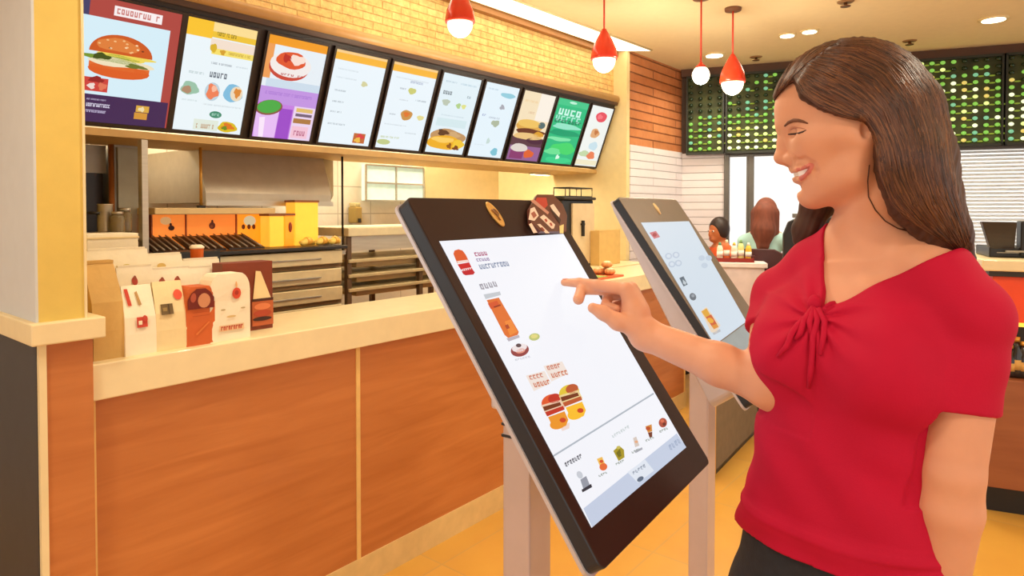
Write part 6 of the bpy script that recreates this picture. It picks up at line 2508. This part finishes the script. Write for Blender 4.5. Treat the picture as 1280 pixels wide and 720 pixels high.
def poly_sdf(u, w):
    d = np.full(np.broadcast(u, w).shape, 9.0)
    ins = np.zeros(d.shape, bool)
    n = len(cu)
    for i in range(n):
        a, b = cu[i], cu[(i + 1) % n]
        e = b - a
        t = np.clip(((u - a[0]) * e[0] + (w - a[1]) * e[1]) / (e @ e), 0, 1)
        d = np.minimum(d, np.hypot(u - a[0] - t * e[0], w - a[1] - t * e[1]))
        if a[1] != b[1]:
            c = ((a[1] > w) != (b[1] > w)) & (u < (b[0] - a[0]) * (w - a[1]) / (b[1] - a[1]) + a[0])
            ins ^= c
    return np.where(ins, -d, d)


def face_cut(X, Y, Z):
    u = (X - Hc.x) * HF.x + (Y - Hc.y) * HF.y
    l = (X - Hc.x) * HL.x + (Y - Hc.y) * HL.y
    d = poly_sdf(u + 0 * Z, Z + 0 * u)
    return np.maximum(d, -(l + .035))          # the far lock keeps its own outline


Hh.apply(face_cut, [.2, .7, 1.2], [.9, 1.3, 1.8], .006, 's')


def far_cut(X, Y, Z):
    u = (X - Hc.x) * HF.x + (Y - Hc.y) * HF.y
    l = (X - Hc.x) * HL.x + (Y - Hc.y) * HL.y
    a = HP(1030, 190)
    q = np.sqrt(((u - (a - Hc).dot(HF)) / .060) ** 2 + ((l + .01) / .055) ** 2 + ((Z - a.z) / .075) ** 2)
    return (q - 1) * .055


Hh.apply(far_cut, [.2, .7, 1.2], [.9, 1.3, 1.8], .01, 's')


def comb(X, Y, Z):
    u = (X - Hc.x) * HF.x + (Y - Hc.y) * HF.y
    l = (X - Hc.x) * HL.x + (Y - Hc.y) * HL.y
    q = u * 1.0 + .45 * (Z - 1.5)
    return .0005 * np.sin(q * 330 + 3 * np.sin(q * 60)) + .0004 * np.sin(q * 700 + 5 * np.sin(Z * 20) + l * 90)


Hh.v += comb(Hh.x[:, None, None], Hh.y[None, :, None], Hh.z[None, None, :]).astype(np.float32)
V4, Q4 = Hh.mesh()
del Hh
M_hair = mat('brown_hair', (72, 42, 27), rough=.55, noise=.3, scale=90, stretch=(1, 1, .12), spec=.35)
hair = mesh_obj('hair', V4, Q4, [M_hair], person)
hb = BVHTree.FromPolygons([tuple(v) for v in V4], [tuple(q) for q in Q4])
# strands combed over the hair, from the parting down the back
guides = [[(994, 97), (1003, 118), (1025, 134), (1056, 146), (1080, 150), (1096, 178), (1100, 215), (1112, 250), (1138, 276), (1166, 292)],
          [(998, 88), (1018, 102), (1050, 118), (1084, 138), (1104, 172), (1112, 212), (1128, 250), (1156, 282), (1184, 304)],
          [(1006, 76), (1040, 84), (1080, 104), (1112, 140), (1128, 182), (1136, 222), (1152, 258), (1176, 290), (1198, 314)],
          [(1022, 64), (1064, 66), (1108, 86), (1140, 128), (1154, 176), (1160, 216), (1172, 252), (1190, 284), (1206, 316)],
          [(1046, 54), (1092, 53), (1136, 74), (1163, 114), (1175, 160), (1180, 204), (1188, 244), (1202, 280), (1214, 318)],
          [(1052, 50), (1102, 50), (1146, 74), (1173, 112), (1186, 160), (1190, 204), (1195, 244), (1207, 280), (1217, 318)]]
cols_ = [mat('hair_dark', (58, 32, 20), rough=.4, noise=.2), mat('hair_mid', (86, 50, 31), rough=.4, noise=.2), mat('hair_light', (116, 74, 46), rough=.4, noise=.2)]
st = MB()
for i in range(760):
    g = random.random() * 4.98
    k, f = int(g), g - int(g)
    n_ = len(guides[0]) if False else 9
    pts = []
    A_, B_ = guides[k], guides[k + 1]
    ph_ = random.uniform(0, 6.28)
    t0_ = 0 if random.random() < .6 else random.uniform(0, .4)
    t1_ = random.uniform(.72, 1.0)
    for j in range(18):
        t = t0_ + (t1_ - t0_) * j / 17
        def at(G, t):
            x = t * (len(G) - 1)
            q = min(int(x), len(G) - 2)
            h = x - q
            return (G[q][0] + (G[q + 1][0] - G[q][0]) * h, G[q][1] + (G[q + 1][1] - G[q][1]) * h)
        a, b = at(A_, t), at(B_, t)
        x = a[0] + (b[0] - a[0]) * f + 1.6 * sin(t * 5 + ph_)
        y = a[1] + (b[1] - a[1]) * f + 1.0 * cos(t * 6 + ph_)
        p = on_body(x, y, .0006, hb)
        if p is None or (pts and (p - pts[-1]).length > .035):
            if pts:
                break
            continue
        pts.append(p)
    if len(pts) >= 5:
        r_ = random.uniform(.0005, .0013)
        rs = [r_ * (.35 + .65 * min(1, q / 3)) * (1 - .75 * max(0, (q / (len(pts) - 1) - .75) / .25)) for q in range(len(pts))]
        st.tube(pts, rs, random.choice([cols_[0], cols_[1], cols_[1], cols_[2]]), 5)
for i in range(90):
    f = random.random()
    pts = []
    for j in range(10):
        t = j / 9
        x0_, y0_ = 1046 + (992 - 1046) * t, 56 + 40 * t ** 1.5
        x1_, y1_ = 1012 + (966 - 1012) * t ** .7, 60 + 66 * t ** 1.4
        p = on_body(x0_ + (x1_ - x0_) * f + sin(t * 5 + i) * .6, y0_ + (y1_ - y0_) * f, .0006, hb)
        if p is None or (pts and (p - pts[-1]).length > .03):
            continue
        pts.append(p)
    if len(pts) >= 4:
        r_ = random.uniform(.0005, .0011)
        st.tube(pts, [r_] * (len(pts) - 1) + [r_ * .3], random.choice(cols_), 5)
st.build('hair_strands', None, person, world=True)
# far front lock and a loose strand across the neck
ls = MB()
lp = [on_body(x, y, .0012) for x, y in [(1086, 206), (1084, 226), (1086, 246), (1094, 262), (1106, 276), (1122, 286), (1142, 291), (1164, 294)]]
lp = [p for p in lp if p is not None]
if len(lp) > 3:
    ls.tube(lp, [.0009] * len(lp), cols_[1], 6)
ls.build('loose_strand', None, person, world=True)
# ------------------------------------------------------------------ world, lamps, camera
W_ = bpy.data.worlds.new('daylight')
SC.world = W_
W_.use_nodes = True
bg = W_.node_tree.nodes['Background']
bg.inputs['Color'].default_value = (1.0, .95, .88, 1)
bg.inputs['Strength'].default_value = 1.3


def lamp_in(parent, kind, loc, energy, col, size=.1, rot=None, M=None):
    L = bpy.data.lights.new('lamp', kind)
    L.energy = energy
    L.color = col
    if kind == 'AREA':
        L.shape = 'RECTANGLE'
        L.size, L.size_y = size
    else:
        L.shadow_soft_size = size
    o = bpy.data.objects.new('lamp', L)
    COL.objects.link(o)
    o.parent = parent
    o.location = loc
    if rot:
        o.rotation_euler = rot
    return o


WARM = (1, .92, .72)
# fill lights added out of sight behind fascia and soffit, then the brewer light
for i, (t, lab) in enumerate([(-1.6, 'added unseen kitchen light behind the fascia, over the dark fridge'), (-.1, 'added unseen kitchen light behind the fascia, over the heated shelf'), (1.5, 'added unseen kitchen light behind the fascia, over the prep table')]):
    r = empty('kitchen_fill_light', KM @ Matrix.Translation((t, 1.65, ZC)), lab, 'light', 'added kitchen fill lights')
    MB().bx(-.3, .3, -.15, .15, -.03, 0).build('housing', M_creamtrim, r)
    MB().bx(-.27, .27, -.12, .12, -.034, -.03).build('diffuser', M_lit, r)
    lamp_in(r, 'AREA', (0, 0, -.05), 30, WARM, (.5, .22))
for i, (t, lab, e) in enumerate([(-.9, 'added light strip hidden behind the soffit, over the paper bags', 3.5), (.5, 'added light strip hidden behind the soffit, left of the near kiosk', 3.5), (2.3, 'under-soffit light over the tall brewer', 4.5)]):
    M_ = SM @ Matrix.Translation((t, .62 if i < 2 else .30, 1.90 if i < 2 else 1.732))  # first two strips are added fill, raised out of sight behind the soffit
    r = empty('soffit_light', M_, lab, 'light', 'lights under the soffit')
    MB().bx(-.12, .12, -.02, .02, -.018, 0).build('housing', M_creamtrim, r)
    MB().bx(-.11, .11, -.015, .015, -.021, -.018).build('diffuser', M_lit, r)
    lamp_in(r, 'AREA', (0, 0, -.035), e, WARM, (.2, .03))

cam = bpy.data.cameras.new('camera')
co = bpy.data.objects.new('camera', cam)
COL.objects.link(co)
co.location = CAM
co.rotation_euler = (pi / 2 - PITCH, 0, 0)
cam.sensor_width = 36
cam.lens = F / 1280 * 36
cam.shift_y = -(360 - CY) / 1280
cam.clip_start = .02
SC.camera = co
vs = SC.view_settings
vs.view_transform = 'Standard'
vs.look = 'None'
vs.gamma = 1
vs.use_curve_mapping = False
vs.exposure = 0.0
SC.cycles.use_denoising = True
SC.cycles.max_bounces = 8
SC.cycles.sample_clamp_indirect = 6
